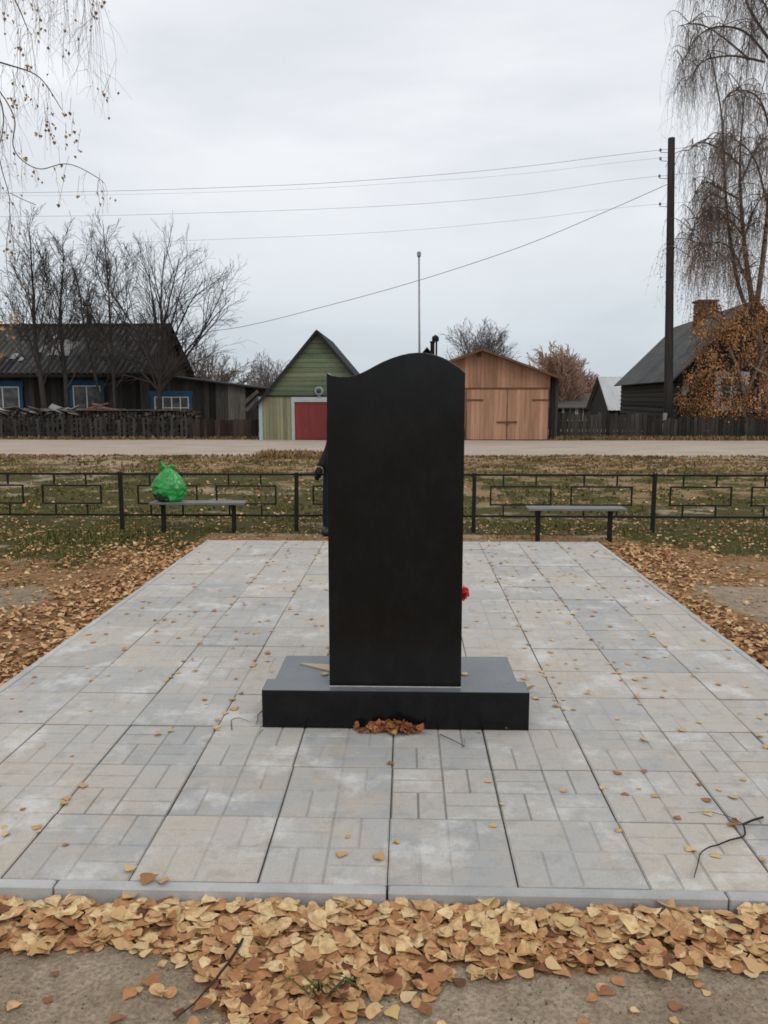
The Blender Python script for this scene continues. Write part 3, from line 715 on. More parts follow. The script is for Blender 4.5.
# ------------------------------------------------------------------ person half hidden behind the stele
def skin_mesh(name, verts, edges, radii, mat, parent, off, sub=2, root=0):
    me = bpy.data.meshes.new(name); me.from_pydata([tuple(Vector(v)) for v in verts], edges, [])
    o = bpy.data.objects.new(name, me); COL.objects.link(o)
    o.modifiers.new('skin', 'SKIN'); me.skin_vertices[0]
    for k, r in enumerate(radii):
        me.skin_vertices[0].data[k].radius = r if isinstance(r, tuple) else (r, r)
        me.skin_vertices[0].data[k].use_root = (k == root)
    s = o.modifiers.new('sub', 'SUBSURF'); s.levels = s.render_levels = sub
    dg_ = bpy.context.evaluated_depsgraph_get(); ev = o.evaluated_get(dg_); m2 = bpy.data.meshes.new_from_object(ev)
    o.modifiers.clear(); o.data = m2; m2.name = name; m2.materials.clear(); m2.materials.append(mat)
    m2.polygons.foreach_set('use_smooth', [True] * len(m2.polygons))
    o.parent = parent; return o
def curve(pts, n=10):
    w = [Vector(p) for p in pts]; out = []
    for i in range(len(w) - 1):
        p0, p1, p2, p3 = w[max(i - 1, 0)], w[i], w[i + 1], w[min(i + 2, len(w) - 1)]
        for k in range(n):
            t = k / n; out.append(.5 * ((2 * p1) + (p2 - p0) * t + (2 * p0 - 5 * p1 + 4 * p2 - p3) * t * t + (3 * p1 - p0 - 3 * p2 + p3) * t ** 3))
    return out + [w[-1]]
pr = thing('person', 'person in a black jacket and dark trousers standing hidden behind the stele, one sleeve showing', 'person', (-.765, 9.12, GZ))
V = Vector
J = {'pelvis': (0, 0, .86), 'waist': (.04, .0, 1.0), 'chest': (.08, .01, 1.2), 'neck': (.09, .0, 1.37), 'chin': (.09, -.02, 1.44), 'head': (.09, -.02, 1.54), 'crown': (.09, -.0, 1.6),
     'shL': (-.07, 0, 1.31), 'elL': (-.105, .05, 1.03), 'wrL': (-.2, -.04, .82), 'haL': (-.225, -.06, .74),
     'shR': (.225, 0, 1.3), 'elR': (.29, .04, 1.02), 'wrR': (.3, -.03, .83), 'haR': (.3, -.05, .74),
     'hiL': (-.095, 0, .8), 'knL': (-.125, -.02, .46), 'anL': (-.14, .02, .09), 'toL': (-.15, -.06, .055),
     'hiR': (.095, 0, .8), 'knR': (.115, -.02, .46), 'anR': (.12, .02, .09), 'toR': (.13, -.06, .055)}
RB = {'pelvis': .09, 'waist': .1, 'chest': .11, 'neck': .05, 'chin': .062, 'head': .088, 'crown': .06, 'shL': .055, 'elL': .04, 'wrL': .032, 'haL': .04, 'shR': .055, 'elR': .04, 'wrR': .032, 'haR': .04,
      'hiL': .06, 'knL': .055, 'anL': .036, 'toL': .012, 'hiR': .06, 'knR': .055, 'anR': .036, 'toR': .012}
ED = [('pelvis', 'waist'), ('waist', 'chest'), ('chest', 'neck'), ('neck', 'chin'), ('chin', 'head'), ('head', 'crown'), ('chest', 'shL'), ('shL', 'elL'), ('elL', 'wrL'), ('wrL', 'haL'), ('chest', 'shR'), ('shR', 'elR'), ('elR', 'wrR'), ('wrR', 'haR'),
      ('pelvis', 'hiL'), ('hiL', 'knL'), ('knL', 'anL'), ('anL', 'toL'), ('pelvis', 'hiR'), ('hiR', 'knR'), ('knR', 'anR'), ('anR', 'toR')]
def sub_skel(names, grow, over={}):
    idx = {n: i for i, n in enumerate(names)}
    return [over.get(n, J[n]) for n in names], [(idx[a], idx[b]) for a, b in ED if a in idx and b in idx], [RB[n] + grow for n in names]
vs, es, rs = sub_skel(list(J), 0); skin_mesh('body', vs, es, rs, M['skin'], pr, 0)
o_ = world_off(pr)
def rings(mb, rr, n=20):
    """closed tube through elliptical rings (x, y, z, rx, ry)"""
    vs = [o_ + V((x + rx * math.cos(2 * math.pi * j / n), y + ry * math.sin(2 * math.pi * j / n), z)) for x, y, z, rx, ry in rr for j in range(n)]
    fs = [(i * n + j, i * n + (j + 1) % n, i * n + n + (j + 1) % n, i * n + n + j) for i in range(len(rr) - 1) for j in range(n)]
    mb.raw(vs, fs + [tuple(range(n - 1, -1, -1)), tuple(range((len(rr) - 1) * n, len(rr) * n))])
def spline(pts, k=6): return curve([o_ + V(p) for p in pts], k)
def lerp_r(rad, m): return [rad[min(int(i / (m - 1) * (len(rad) - 1)), len(rad) - 2)] * (1 - (i / (m - 1) * (len(rad) - 1)) % 1 if i < m - 1 else 0) + rad[min(int(i / (m - 1) * (len(rad) - 1)), len(rad) - 2) + 1] * ((i / (m - 1) * (len(rad) - 1)) % 1 if i < m - 1 else 1) for i in range(m)]
b = MB()
rings(b, [(.0, 0, .7, .172, .125), (.0, 0, .72, .182, .135), (.005, 0, .82, .185, .14), (.03, 0, .95, .172, .128), (.05, 0, 1.08, .178, .13), (.075, .005, 1.2, .192, .138), (.082, .005, 1.29, .185, .125), (.088, .005, 1.35, .135, .1), (.09, .0, 1.385, .08, .075), (.09, 0, 1.42, .07, .068)])
for s_ in ('L', 'R'):
    sh_, el_, wr_, ha_ = (V(J[k_ + s_]) for k_ in ('sh', 'el', 'wr', 'ha'))
    ar = spline([V((.085, .005, 1.27)).lerp(sh_, .75), sh_ + V((0, 0, -.015)), el_, wr_.lerp(ha_, .45)]); b.tube(ar, lerp_r([.05, .075, .056, .046], len(ar)), 12)
b.build('jacket', M['black_cloth'], pr, smooth=True)
b = MB()
for s_, sx2 in (('L', -1), ('R', 1)):
    lg = spline([(sx2 * .075, 0, .92), (sx2 * .088, 0, .76), J['kn' + s_], (J['an' + s_][0], .015, .035)]); b.tube(lg, lerp_r([.095, .098, .07, .06], len(lg)), 14)
rings(b, [(0, 0, .74, .1, .1), (0, 0, .8, .165, .115), (.01, 0, .95, .16, .115)])
b.build('trousers', M['navy_cloth'], pr, smooth=True)
for s in ('L', 'R'):
    a, t_ = V(J['an' + s]), V(J['to' + s]); skin_mesh('shoe', [V((a.x, .05, .05)), V((a.x, -.03, .05)), V((t_.x, -.14, .04))], [(0, 1), (1, 2)], [(.075, .07), (.08, .07), (.075, .058)], M['dark_print'], pr, 0)
for h_, w_ in ((V(J['haL']), V(J['wrL'])), (V(J['haR']), V(J['wrR']))):
    d_ = (h_ - w_).normalized(); vs = [w_ + d_ * .02, h_, h_ + d_ * .05, h_ + d_ * .085]; es = [(0, 1), (1, 2), (2, 3)]; rr = [.036, .05, .04, .02]
    for k, (ox, oy, ln) in enumerate(((-.02, -.03, .09), (-.007, -.012, .11), (.006, .01, .105), (.016, .03, .085), (.0, -.062, .03))):
        vs += [h_ + V((ox, oy, 0)) + d_ * ln * .55, h_ + V((ox * 1.4 + .01, oy * 1.1, 0)) + d_ * ln * 1.05]; n_ = len(vs); es += [(1, n_ - 2), (n_ - 2, n_ - 1)]; rr += [.016, .013]
    skin_mesh('glove', vs, es, rr, M['black_cloth'], pr, 0, sub=1)
skin_mesh('hair', [V((.09, .05, 1.47)), V((.09, .035, 1.56)), V((.09, -.02, 1.615)), V((.09, -.075, 1.62))], [(0, 1), (1, 2), (2, 3)], [.08, .105, .097, .055], M['hair'], pr, 0)
o_ = world_off(pr)
for s in (-1, 1):
    b = MB(); b.lathe(o_ + V((.09 + s * .032, -.106, 1.545)), [(.002, -.008), (.008, -.004), (.01, 0), (.008, .004), (.002, .008)], 8); b.build('eye', M['eye'], pr, smooth=True)
b = MB(); b.raw([o_ + V(p) + V((.09, 0, 0)) for p in ((0, -.1, 1.55), (-.016, -.103, 1.5), (.016, -.103, 1.5), (0, -.13, 1.505))], [(0, 1, 3), (0, 3, 2), (1, 2, 3), (0, 2, 1)]); b.build('nose', M['skin'], pr)
b = MB(); b.box(o_ + V((.09, -.1, 1.468)), (.045, .012, .008)); b.build('mouth', M['red_paint'], pr)

# ------------------------------------------------------------------ carpentry helpers
def planks_v(mb, x0, x1, y, zf0, zf1, w, th=.025, gap=.006, jit=.0):
    """vertical boards on a wall that faces -y; zf0 / zf1 give lower and upper edge at x"""
    x = x0
    while x < x1 - .01:
        ww = min(w * rng.uniform(.85, 1.15), x1 - x); a, c = x + gap / 2, x + ww - gap / 2; t = rng.random(); yy = y - rng.uniform(0, .006); j = rng.uniform(-jit, jit)
        z = [zf0(a), zf0(c), zf1(c) + j, zf1(a) + j]
        vs = [(a, yy, z[0]), (c, yy, z[1]), (c, yy, z[2]), (a, yy, z[3]), (a, yy + th, z[0]), (c, yy + th, z[1]), (c, yy + th, z[2]), (a, yy + th, z[3])]
        mb.raw(vs, [(0, 1, 2, 3), (4, 7, 6, 5), (0, 4, 5, 1), (1, 5, 6, 2), (2, 6, 7, 3), (3, 7, 4, 0)], t); x += ww
def planks_h(mb, z0, z1, y, xf0, xf1, h, th=.025, gap=.006):
    z = z0
    while z < z1 - .01:
        hh = min(h * rng.uniform(.9, 1.1), z1 - z); a, c = z + gap / 2, z + hh - gap / 2; t = rng.random(); yy = y - rng.uniform(0, .006)
        xs_ = [xf0(a), xf1(a), xf1(c), xf0(c)]
        if xs_[1] - xs_[0] > .02:
            vs = [(xs_[0], yy, a), (xs_[1], yy, a), (xs_[2], yy + .004, c), (xs_[3], yy + .004, c), (xs_[0], yy + th, a), (xs_[1], yy + th, a), (xs_[2], yy + th, c), (xs_[3], yy + th, c)]
            mb.raw(vs, [(0, 1, 2, 3), (4, 7, 6, 5), (0, 4, 5, 1), (1, 5, 6, 2), (2, 6, 7, 3), (3, 7, 4, 0)], t)
        z += hh
def slab_quad(mb, a, b, c, d, th, t=None):
    """sheet a-b-c-d (counter clockwise from above) with thickness below"""
    a, b, c, d = map(Vector, (a, b, c, d)); n = (b - a).cross(d - a).normalized() * th
    mb.raw([a, b, c, d, a - n, b - n, c - n, d - n], [(0, 1, 2, 3), (7, 6, 5, 4), (0, 4, 5, 1), (1, 5, 6, 2), (2, 6, 7, 3), (3, 7, 4, 0)], t)
def corrugated(mb, a, b, d, period, amp, sheet=1.1, rows=3, th=.012, tints=None):
    """corrugated sheet: a->b runs along the eave, a->d up the slope; tint per sheet"""
    a, b, d = map(Vector, (a, b, d)); u = b - a; L = u.length; u.normalize(); v = d - a; H = v.length; v.normalize(); n = u.cross(v).normalized()
    per = 6; ns = max(2, int(L / period * per))
    for r in range(rows):
        h0, h1 = H * r / rows - (.06 if r else 0), H * (r + 1) / rows; lift = .012 * 0
        for i in range(ns):
            s0, s1 = L * i / ns, L * (i + 1) / ns; k = int(s0 / sheet)
            z0, z1 = amp * math.sin(2 * math.pi * s0 / period), amp * math.sin(2 * math.pi * s1 / period)
            e0, e1 = .016 * 1 + .0, .0
            q4 = [a + u * s0 + v * h0 + n * (z0 + e0), a + u * s1 + v * h0 + n * (z1 + e0), a + u * s1 + v * h1 + n * (z1 + e1), a + u * s0 + v * h1 + n * (z0 + e1)]
            t = (tints(k, r) if tints else .5) + (.22 * math.sin(2 * math.pi * (s0 + s1) / 2 / period) if amp > .03 else 0); t = max(0, t)
            mb.face(q4, t); mb.face([p - n * th for p in reversed(q4)], t)
            if r == 0: mb.face([q4[0] - n * th, q4[1] - n * th, q4[1], q4[0]], t)
def window(parent, cx, y, zc, w, h, panes=2, bars=1, casing=.16, cas_mat='blue_paint', head=.1):
    """casing > frame, pane on a wall that faces -y"""
    b = MB(); c = casing
    b.box((cx - w / 2 - c / 2, y - .03, zc), (c, .05, h)); b.box((cx + w / 2 + c / 2, y - .03, zc), (c, .05, h))
    b.box((cx, y - .034, zc + h / 2 + (c + head) / 2), (w + 2 * c + .1, .058, c + head)); b.box((cx, y - .036, zc - h / 2 - c / 2), (w + 2 * c + .06, .062, c))
    wo = b.build('window', M[cas_mat], parent)
    b = MB(); f = .05
    for x in (cx - w / 2 + f / 2, cx + w / 2 - f / 2): b.box((x, y - .02, zc), (f, .04, h - .002))
    for z in (zc - h / 2 + f / 2, zc + h / 2 - f / 2): b.box((cx, y - .021, z), (w - 2 * f, .04, f))
    for k in range(1, panes): b.box((cx - w / 2 + w * k / panes, y - .0215, zc), (f * .9, .04, h - 2 * f - .002))
    for k in range(1, bars): b.box((cx, y - .019, zc - h / 2 + h * k / bars), (w - 2 * f - .002, .03, f * .7))
    b.build('frame', M['white_paint'], wo)
    b = MB(); b.box((cx, y - .004, zc), (w - .01, .012, h - .01)); b.build('pane', M['pane'], wo)
    return wo

# ------------------------------------------------------------------ green garage
GY = 30.0
gx0, gx1, gxa = P(259.5, 430, GY).x, P(377, 430, GY).x, P(318.3, 430, GY).x
gza = P(318, 330, GY).z; gze = P(259, 397, GY).z - .15; slope = (gza - gze) / (gxa - gx0)
g = thing('green_garage', 'small green gabled wooden garage with a dull red door, left of the stele', 'garage', (gxa, GY + 3, GZ))
zr = lambda x: gza - abs(x - gxa) * slope - .1
zmid = P(280, 396.5, GY).z
b = MB(); b.prism([(gx0 + .03, GZ - .1), (gx1 - .03, GZ - .1), (gx1 - .03, zr(gx1) - .02), (gxa, gza - .14), (gx0 + .03, zr(gx0) - .02)], GY + .03, GY + 6); b.build('wall', M['grey_wood'], g)
b = MB(); planks_h(b, zmid + .04, gza - .16, GY, lambda z: gxa - (gza - .12 - z) / slope, lambda z: gxa + (gza - .12 - z) / slope, .17, gap=.012); b.build('gable_boards', M['green_board'], g)
dx0, dx1, dzt = P(294.5, 420, GY).x, P(345, 420, GY).x, P(300, 402, GY).z
b = MB(); planks_v(b, gx0 + .13, dx0 - .12, GY, lambda x: GZ, lambda x: zmid - .01, .13); b.build('front_boards', M['lime_board'], g)
b = MB(); planks_v(b, dx1 + .12, gx1, GY, lambda x: GZ, lambda x: zmid - .01, .13); b.build('front_boards', M['lime_board'], g)
b = MB(); b.box((gx0 + .06, GY - .008, (GZ + zmid) / 2), (.13, .05, zmid - GZ)); b.build('corner_board', M['pale_blue'], g)
b = MB(); b.box((gxa, GY - .012, zmid + .015), (gx1 - gx0, .05, .05)); b.build('belt_board', M['old_wood'], g)
b = MB(); b.box((dx0 - .05, GY - .014, (GZ + dzt) / 2), (.12, .06, dzt - GZ)); b.box((dx1 + .05, GY - .014, (GZ + dzt) / 2), (.12, .06, dzt - GZ)); b.box(((dx0 + dx1) / 2, GY - .018, dzt + .09), (dx1 - dx0 + .22, .06, .18)); b.build('door_frame', M['grey_paint'], g)
b = MB(); planks_v(b, dx0 + .01, dx1 - .01, GY + .0, lambda x: GZ + .03, lambda x: dzt - .005, .25, gap=.003); do = b.build('door', M['red_paint'], g)
b = MB(); b.box((dx1 - .25, GY - .03, .75), (.05, .05, .16)); b.build('handle', M['steel'], do)
b = MB(); ov = .2; L0 = Vector((gx0 - ov, GY - ov, zr(gx0 - ov) + .1)); A0 = Vector((gxa, GY - ov, gza)); R0 = Vector((gx1 + ov, GY - ov, zr(gx1 + ov) + .1)); D = Vector((0, 6.6, 0))
slab_quad(b, L0, A0, A0 + D, L0 + D, .05); slab_quad(b, A0 + Vector((.002, 0, .002)), R0, R0 + D, A0 + D + Vector((.002, 0, .002)), .05); rf = b.build('roof', M['felt'], g)
b = MB(); b.beam(L0 - Vector((0, .02, .09)), A0 - Vector((0, .02, .06)), .03, .1); b.beam(R0 - Vector((0, .022, .09)), A0 - Vector((0, .022, .06)), .03, .1); b.build('barge_board', M['felt'], rf)
lp = P(319, 391, GY - .06); lamp = None
b = MB(); ax = Matrix.Rotation(R(90), 3, 'X'); b.lathe((lp.x, GY + .0, lp.z), [(.15, 0), (.17, .02), (.17, .09), (.13, .12), (.05, .125)], 20, axis=ax); b.box((lp.x, GY - .03, lp.z - .2), (.1, .05, .12)); la = b.build('wall_lamp', M['dish'], g, smooth=False)
b = MB(); b.lathe((lp.x, GY - .126, lp.z), [(.085, 0), (.09, .006), (.05, .02), (.01, .024)], 18, axis=ax); b.build('lens', M['glass'], la, smooth=True)

# ------------------------------------------------------------------ pine barn
bx0, bx1, bxa = P(411, 430, GY).x, P(549, 430, GY).x, P(480, 430, GY).x
bza = P(480, 349, GY).z; bze = P(562, 378, GY).z; bre = P(562, 378, GY).x; bs = (bza - bze) / (bre - bxa)
g = thing('pine_barn', 'pale pine plank garage barn with wide double doors, right of the stele', 'barn', (bxa, GY + 3, GZ))
zr2 = lambda x: bza - abs(x - bxa) * bs - .07
b = MB(); b.prism([(bx0 + .03, GZ - .1), (bx1 - .03, GZ - .1), (bx1 - .03, zr2(bx1) - .02), (bxa, bza - .1), (bx0 + .03, zr2(bx0) - .02)], GY + .03, GY + 6.5); b.build('wall', M['grey_wood'], g)
d0, d1, dzt = P(466, 420, GY).x, P(548, 420, GY).x, P(500, 388.5, GY).z; dm = (d0 + d1) / 2
b = MB(); planks_v(b, bx0, bx1, GY, lambda x: dzt + .03 if x > d0 - .02 else GZ, lambda x: zr2(x) - .005, .15); b.build('front_boards', M['barn_wood'], g)
b = MB(); b.box(((d0 + d1) / 2, GY - .01, dzt + .005), (d1 - d0 + .1, .05, .045)); b.box((d0 - .01, GY - .0095, (GZ + dzt) / 2 - .02), (.035, .045, dzt - GZ - .02)); b.build('door_trim', M['barn_trim'], g)
for a, c, s in ((d0 + .02, dm - .006, 1), (dm + .006, d1 - .01, -1)):
    b = MB(); planks_v(b, a, c, GY - .006, lambda x: GZ + .04, lambda x: dzt - .03, .16, gap=.005); do = b.build('door', M['barn_door'], g)
    for z in (P(500, 400, GY).z, GZ + .4):
        if z > 1: 
            b = MB(); xh = a if s > 0 else c; b.box((xh + s * .3, GY - .022, z), (.6, .016, .06)); b.build('hinge', M['barn_trim'], do)
b = MB(); lz = P(507, 422, GY).z; b.box((dm, GY - .03, lz), (.75, .03, .05)); b.box((dm + .02, GY - .045, lz - .03), (.08, .04, .13)); b.build('latch_bar', M['barn_trim'], g)
b = MB(); b.box((dm, GY - .016, (GZ + dzt) / 2 - .25), (.03, .012, dzt - GZ - .6)); b.build('door_batten', M['barn_trim'], g)
b = MB(); vx = P(479, 354, GY); b.box((vx.x, GY - .012, vx.z - .02), (.16, .03, .16)); b.build('vent', M['barn_trim'], g)
b = MB(); planks_v(b, bx1 + .012, bx1 + .33, GY + .15, lambda x: GZ, lambda x: zr2(x) - .03, .11); b.build('side_boarding', M['old_wood'], g)
b = MB(); LL = Vector((bx0 - .5, GY - .35, zr2(bx0 - .5) + .07)); AA = Vector((bxa, GY - .35, bza)); RR = Vector((bre, GY - .35, bze)); D = Vector((0, 7.2, 0))
slab_quad(b, LL, AA, AA + D, LL + D, .035); slab_quad(b, AA + Vector((.002, 0, .002)), RR, RR + D, AA + D + Vector((.002, 0, .002)), .035); rf = b.build('roof', M['barn_roof'], g)
b = MB(); b.beam(LL + Vector((0, -.015, -.05)), AA + Vector((0, -.015, -.04)), .03, .08); b.beam(RR + Vector((0, -.017, -.05)), AA + Vector((0, -.017, -.04)), .03, .08); b.build('barge_board', M['barn_trim'], rf)

# ------------------------------------------------------------------ dark shed, chimney pipes and mast between them
sx, sz = P(427, 347, 38).x, P(427, 347, 38).z
g = thing('dark_shed', 'dark plank shed between the garages, only its roof peak and flue pipes above the stele', 'shed', (sx, 38, GZ))
b = MB(); hw = 1.0; ph = 1.15
b.prism([(sx - hw, GZ - .1), (sx + hw, GZ - .1), (sx + hw, sz - ph - .05), (sx, sz - .08), (sx - hw, sz - ph - .05)], 38.2, 41.5); b.build('wall', M['old_wood'], g)
b = MB(); A0 = V((sx, 38, sz)); L0 = V((sx - hw - .2, 38, sz - ph * (hw + .2) / hw)); R0 = V((sx + hw + .2, 38, sz - ph * (hw + .2) / hw)); D = V((0, 3.7, 0))
slab_quad(b, L0, A0, A0 + D, L0 + D, .05); slab_quad(b, A0 + V((.002, 0, .002)), R0, R0 + D, A0 + D + V((.002, 0, .002)), .05); rf = b.build('roof', M['felt'], g)
pa, pb = P(432.5, 342.5, 38.6), P(436.5, 337, 39)
b = MB(); b.tube([(pa.x, 38.6, sz - 1.2), (pa.x, 38.6, pa.z)], .1, 10); b.lathe((pa.x, 38.6, pa.z - .02), [(.11, 0), (.13, .03), (.13, .07), (.1, .08)], 10); b.build('chimney', M['metal_black'], rf)
b = MB(); b.tube([(pb.x, 39, sz - 1.2), (pb.x, 39, pb.z)], .045, 8); b.lathe((pb.x - .05, 39, pb.z - .2), [(.16, 0), (.17, .12), (.15, .22), (.02, .3)], 10); b.build('flue_pipe', M['metal_black'], rf)
mt = P(419, 256, 36); mb_ = P(419.5, 353, 36)
g = thing('antenna_mast', 'thin grey steel antenna mast rising into the sky above the stele', 'mast', (mb_.x, 36, GZ))
b = MB(); b.tube([(mb_.x, 36, GZ - .2), (mb_.x, 36, 3.2), (mt.x, 36, mt.z)], [.06, .05, .035], 10); b.build('pole', M['steel'], g, smooth=True)
b = MB(); b.lathe((mt.x, 36, mt.z - .05), [(.05, 0), (.085, .04), (.085, .2), (.04, .24)], 10); b.build('cap', M['steel'], g)

# ------------------------------------------------------------------ left house
HY = 35.0; hx1 = -11.1; hx0 = -26.0
ey, ry, by_ = 34.45, 38.5, 42.55
ez = P(120, 373.5, ey).z; rz_ = P(120, 325.5, ry).z
g = thing('log_house', 'dark wooden house with a corrugated slate roof and blue window casings', 'house', ((hx0 + hx1) / 2, 38.5, GZ))
b = MB(); hs = (rz_ - ez) / (ry - ey)
zs = lambda y: rz_ - abs(y - ry) * hs - .1
yz = [(HY + .03, GZ - .2), (HY + .03, zs(HY)), (ry, rz_ - .12), (2 * ry - HY, zs(HY)), (2 * ry - HY, GZ - .2)]
vs = [(hx0, y, z) for y, z in yz] + [(hx1 - .35, y, z) for y, z in yz]; k = 5
b.raw(vs, [tuple(range(5)), tuple(range(9, 4, -1))] + [(i, i + 5, (i + 1) % 5 + 5, (i + 1) % 5) for i in range(5)]); b.build('wall', M['old_wood'], g)
b = MB(); planks_v(b, hx0, hx1 - .3, HY, lambda x: GZ, lambda x: ez + .05, .2); b.build('front_boards', M['old_wood'], g)
b = MB()
yy = HY
while yy < 2 * ry - HY - .02:                                # boards of the gable end that faces +x
    w = .16; t = rng.random(); c = [yy + .004, min(yy + w, 2 * ry - HY) - .004]; xg = hx1 - .33 + rng.uniform(0, .006)
    vs = [(xg, c[0], GZ), (xg, c[1], GZ), (xg, c[1], zs(c[1]) - .01), (xg, c[0], zs(c[0]) - .01)]; b.raw(vs + [(x - .02, y, z) for x, y, z in vs], [(0, 1, 2, 3), (7, 6, 5, 4), (0, 4, 5, 1), (1, 5, 6, 2), (2, 6, 7, 3), (3, 7, 4, 0)], t); yy += w
b.build('gable_boards', M['old_wood'], g)
b = MB(); sheets = {}
def tint_l(k, r):
    if (k, r) not in sheets: sheets[(k, r)] = min(.62, max(.05, rng.gauss(.3, .12)))
    return sheets[(k, r)]
xp = P(62, 350, 36.4).x
def tint_h(k, r):
    x = hx0 + k * 1.1 + .55
    return 1.6 if (r == 1 and abs(x - xp) < .58) else tint_l(k, r)
corrugated(b, (hx0, ey, ez), (hx1, ey, ez), (hx0, ry, rz_), .27, .045, tints=tint_h)
corrugated(b, (hx1, 2 * ry - ey, ez), (hx0, 2 * ry - ey, ez), (hx1, ry, rz_), .27, .045, tints=tint_l)
b.tube([(hx0, ry, rz_ + .02), (hx1, ry, rz_ + .02)], .08, 6, t=.2); rf = b.build('roof', M['slate'], g, smooth=False)
b = MB(); b.box(((hx0 + hx1) / 2, ey + .03, ez - .09), (hx1 - hx0, .04, .14)); b.build('eave_board', M['old_wood_h'], rf)
cp = P(89, 314, 38.2); b = MB(); b.tube([(cp.x, 38.2, rz_ - .4), (cp.x, 38.2, cp.z)], .12, 8); b.build('chimney', M['metal_black'], rf)
for px, py, w, hh in ((40, 354, .22, .7), (27, 363, .2, .35), (17, 361, .25, .5), (42, 338, .2, .4), (52, 357, .45, 1.5), (62, 358, .5, 1.15)):
    p = P(px, py, 36.2); b = MB(); b.cur = rng.uniform(.35, .6); q0 = Vector((p.x, ey + (p.z - ez) / hs, p.z))
    yq = ry - (rz_ - p.z) / hs; q0 = Vector((p.x, yq, p.z + .07)); vv = Vector((0, 1, hs)).normalized()
    slab_quad(b, q0, q0 + Vector((w, 0, 0)), q0 + Vector((w, 0, 0)) + vv * hh, q0 + vv * hh, .01); b.build('patch', M['tarp'], rf)
for px0, px1, py0, py1 in ((-14, 21, 386.5, 410), (73, 102, 385.5, 410)):
    a, c = P(px0, py0, HY), P(px1, py1, HY); window(g, (a.x + c.x) / 2, HY - .03, (a.z + c.z) / 2, c.x - a.x, a.z - c.z, 2, 1, .15, head=.1)
# low plank annexe at its gable end
ax0, ax1 = -11.35, P(258, 390, 34.2).x; AY = 34.3
za_, zb_ = P(170, 375, AY).z, P(258, 387, AY).z
zan = lambda x: za_ + (zb_ - za_) * (x - (-10.35)) / (ax1 + 10.35)
b = MB(); b.prism([(ax0, GZ - .2), (ax1 - .55, GZ - .2), (ax1 - .55, zan(ax1 - .55) - .06), (ax0, zan(ax0) - .06)], AY + .03, AY + 5); an = b.build('annexe', M['old_wood'], g)
b = MB(); planks_v(b, ax0, P(216, 400, AY).x, AY, lambda x: GZ, lambda x: zan(x) - .06, .2); b.build('annexe_boards', M['old_wood'], an)
b = MB(); planks_v(b, P(216, 400, AY).x, ax1 - .55, AY - .03, lambda x: GZ, lambda x: zan(x) - .06, .24); b.build('grey_boards', M['grey_wood'], an)
b = MB(); slab_quad(b, (ax0, AY - .3, zan(ax0)), (ax1 + .05, AY - .3, zan(ax1 + .05)), (ax1 + .05, AY + 5.2, zan(ax1 + .05)), (ax0, AY + 5.2, zan(ax0)), .06); b.build('annexe_roof', M['felt'], an)
a, c = P(154.5, 396.5, AY), P(190, 419, AY); window(g, (a.x + c.x) / 2, AY - .03, (a.z + c.z) / 2, c.x - a.x, a.z - c.z, 4, 2, .15, head=.08)
# loose boards leaning at the corner
for k, (p, q2) in enumerate((((242, 405), (258, 391)), ((246, 411), (259, 397)))):
    a, c = P(*p, 33.6), P(*q2, 33.6); b = MB(); b.beam(a, c, .06, .14); tag(b.build('plank', M['grey_wood'], loc=a), ('upper' if k == 0 else 'lower') + ' slanting grey plank propped between the dark annexe and the green garage', 'plank')

# ------------------------------------------------------------------ left fences and the woodpile
FYL = 31.0
g = thing('picket_fence', 'low dark grey picket fence in front of the woodpile and the slate roofed house', 'fence', (-14, FYL, GZ))
pxl, pxr = P(-60, 430, FYL).x, P(190, 430, FYL).x
b = MB(); x = pxl
zp = P(100, 418, FYL).z
while x < pxr:
    w = .1; h = zp + rng.uniform(-.06, .05); ln = rng.uniform(-.02, .02)
    b.beam((x, FYL, GZ - .05), (x + ln, FYL, h), w, .022, t=rng.random(), up=(0, 1, 0)); x += .185 + rng.uniform(-.012, .012)
b.build('pickets', M['picket'], g)
b = MB()
for z in (GZ + .2, zp - .2): b.box(((pxl + pxr) / 2, FYL + .03, z), (pxr - pxl, .035, .07))
b.build('rail', M['picket'], g)
for i in range(6):
    b = MB(); b.box((pxl + (pxr - pxl) * i / 5, FYL + .09, zp / 2), (.1, .09, zp + .1)); b.build('post', M['picket'], g)
g = thing('board_fence', 'low fence of close set faded reddish boards beside the green garage', 'fence', (-7.4, FYL, GZ))
bl, br_ = pxr + .06, P(258, 430, FYL).x; zq = P(220, 420, FYL).z
b = MB(); planks_v(b, bl, br_, FYL, lambda x: GZ, lambda x: zq, .17, gap=.008, jit=.05); b.build('boards', M['red_board'], g)
b = MB(); b.box(((bl + br_) / 2, FYL + .05, zq - .2), (br_ - bl, .035, .07)); b.box(((bl + br_) / 2, FYL + .05, GZ + .2), (br_ - bl, .035, .07)); b.build('rail', M['picket'], g)
WY = 31.9
g = thing('woodpile', 'long dark stack of firewood behind the picket fence, covered with scraps', 'woodpile', (-14, WY, GZ))
b = MB(); x = pxl
zw = P(100, 411, WY).z
while x < pxr + .2:
    z = GZ
    while z < zw - .05:
        r = rng.uniform(.05, .09); yo = rng.uniform(-.06, .06); b.tube([(x, WY - .25 + yo, z + r), (x + rng.uniform(-.02, .02), WY + .3, z + r)], r, 7, t=rng.random()); z += r * 1.85
    x += .15
b.build('logs', M['log_end'], g)
b = MB()
for k in range(40):
    x = rng.uniform(pxl, P(75, 410, WY).x); L = rng.uniform(.2, .6); b.cur = rng.choice([.1, .2, .3, .5, 1.2])
    b.box((x, WY - .1 + rng.uniform(-.15, .1), zw + .05 + rng.uniform(-.08, .05)), (L, .4, .03), M=Euler((rng.uniform(-.5, .5), rng.uniform(-.4, .4), rng.uniform(-1, 1))).to_matrix())
b.build('sheet_scraps', M['tarp'], g)
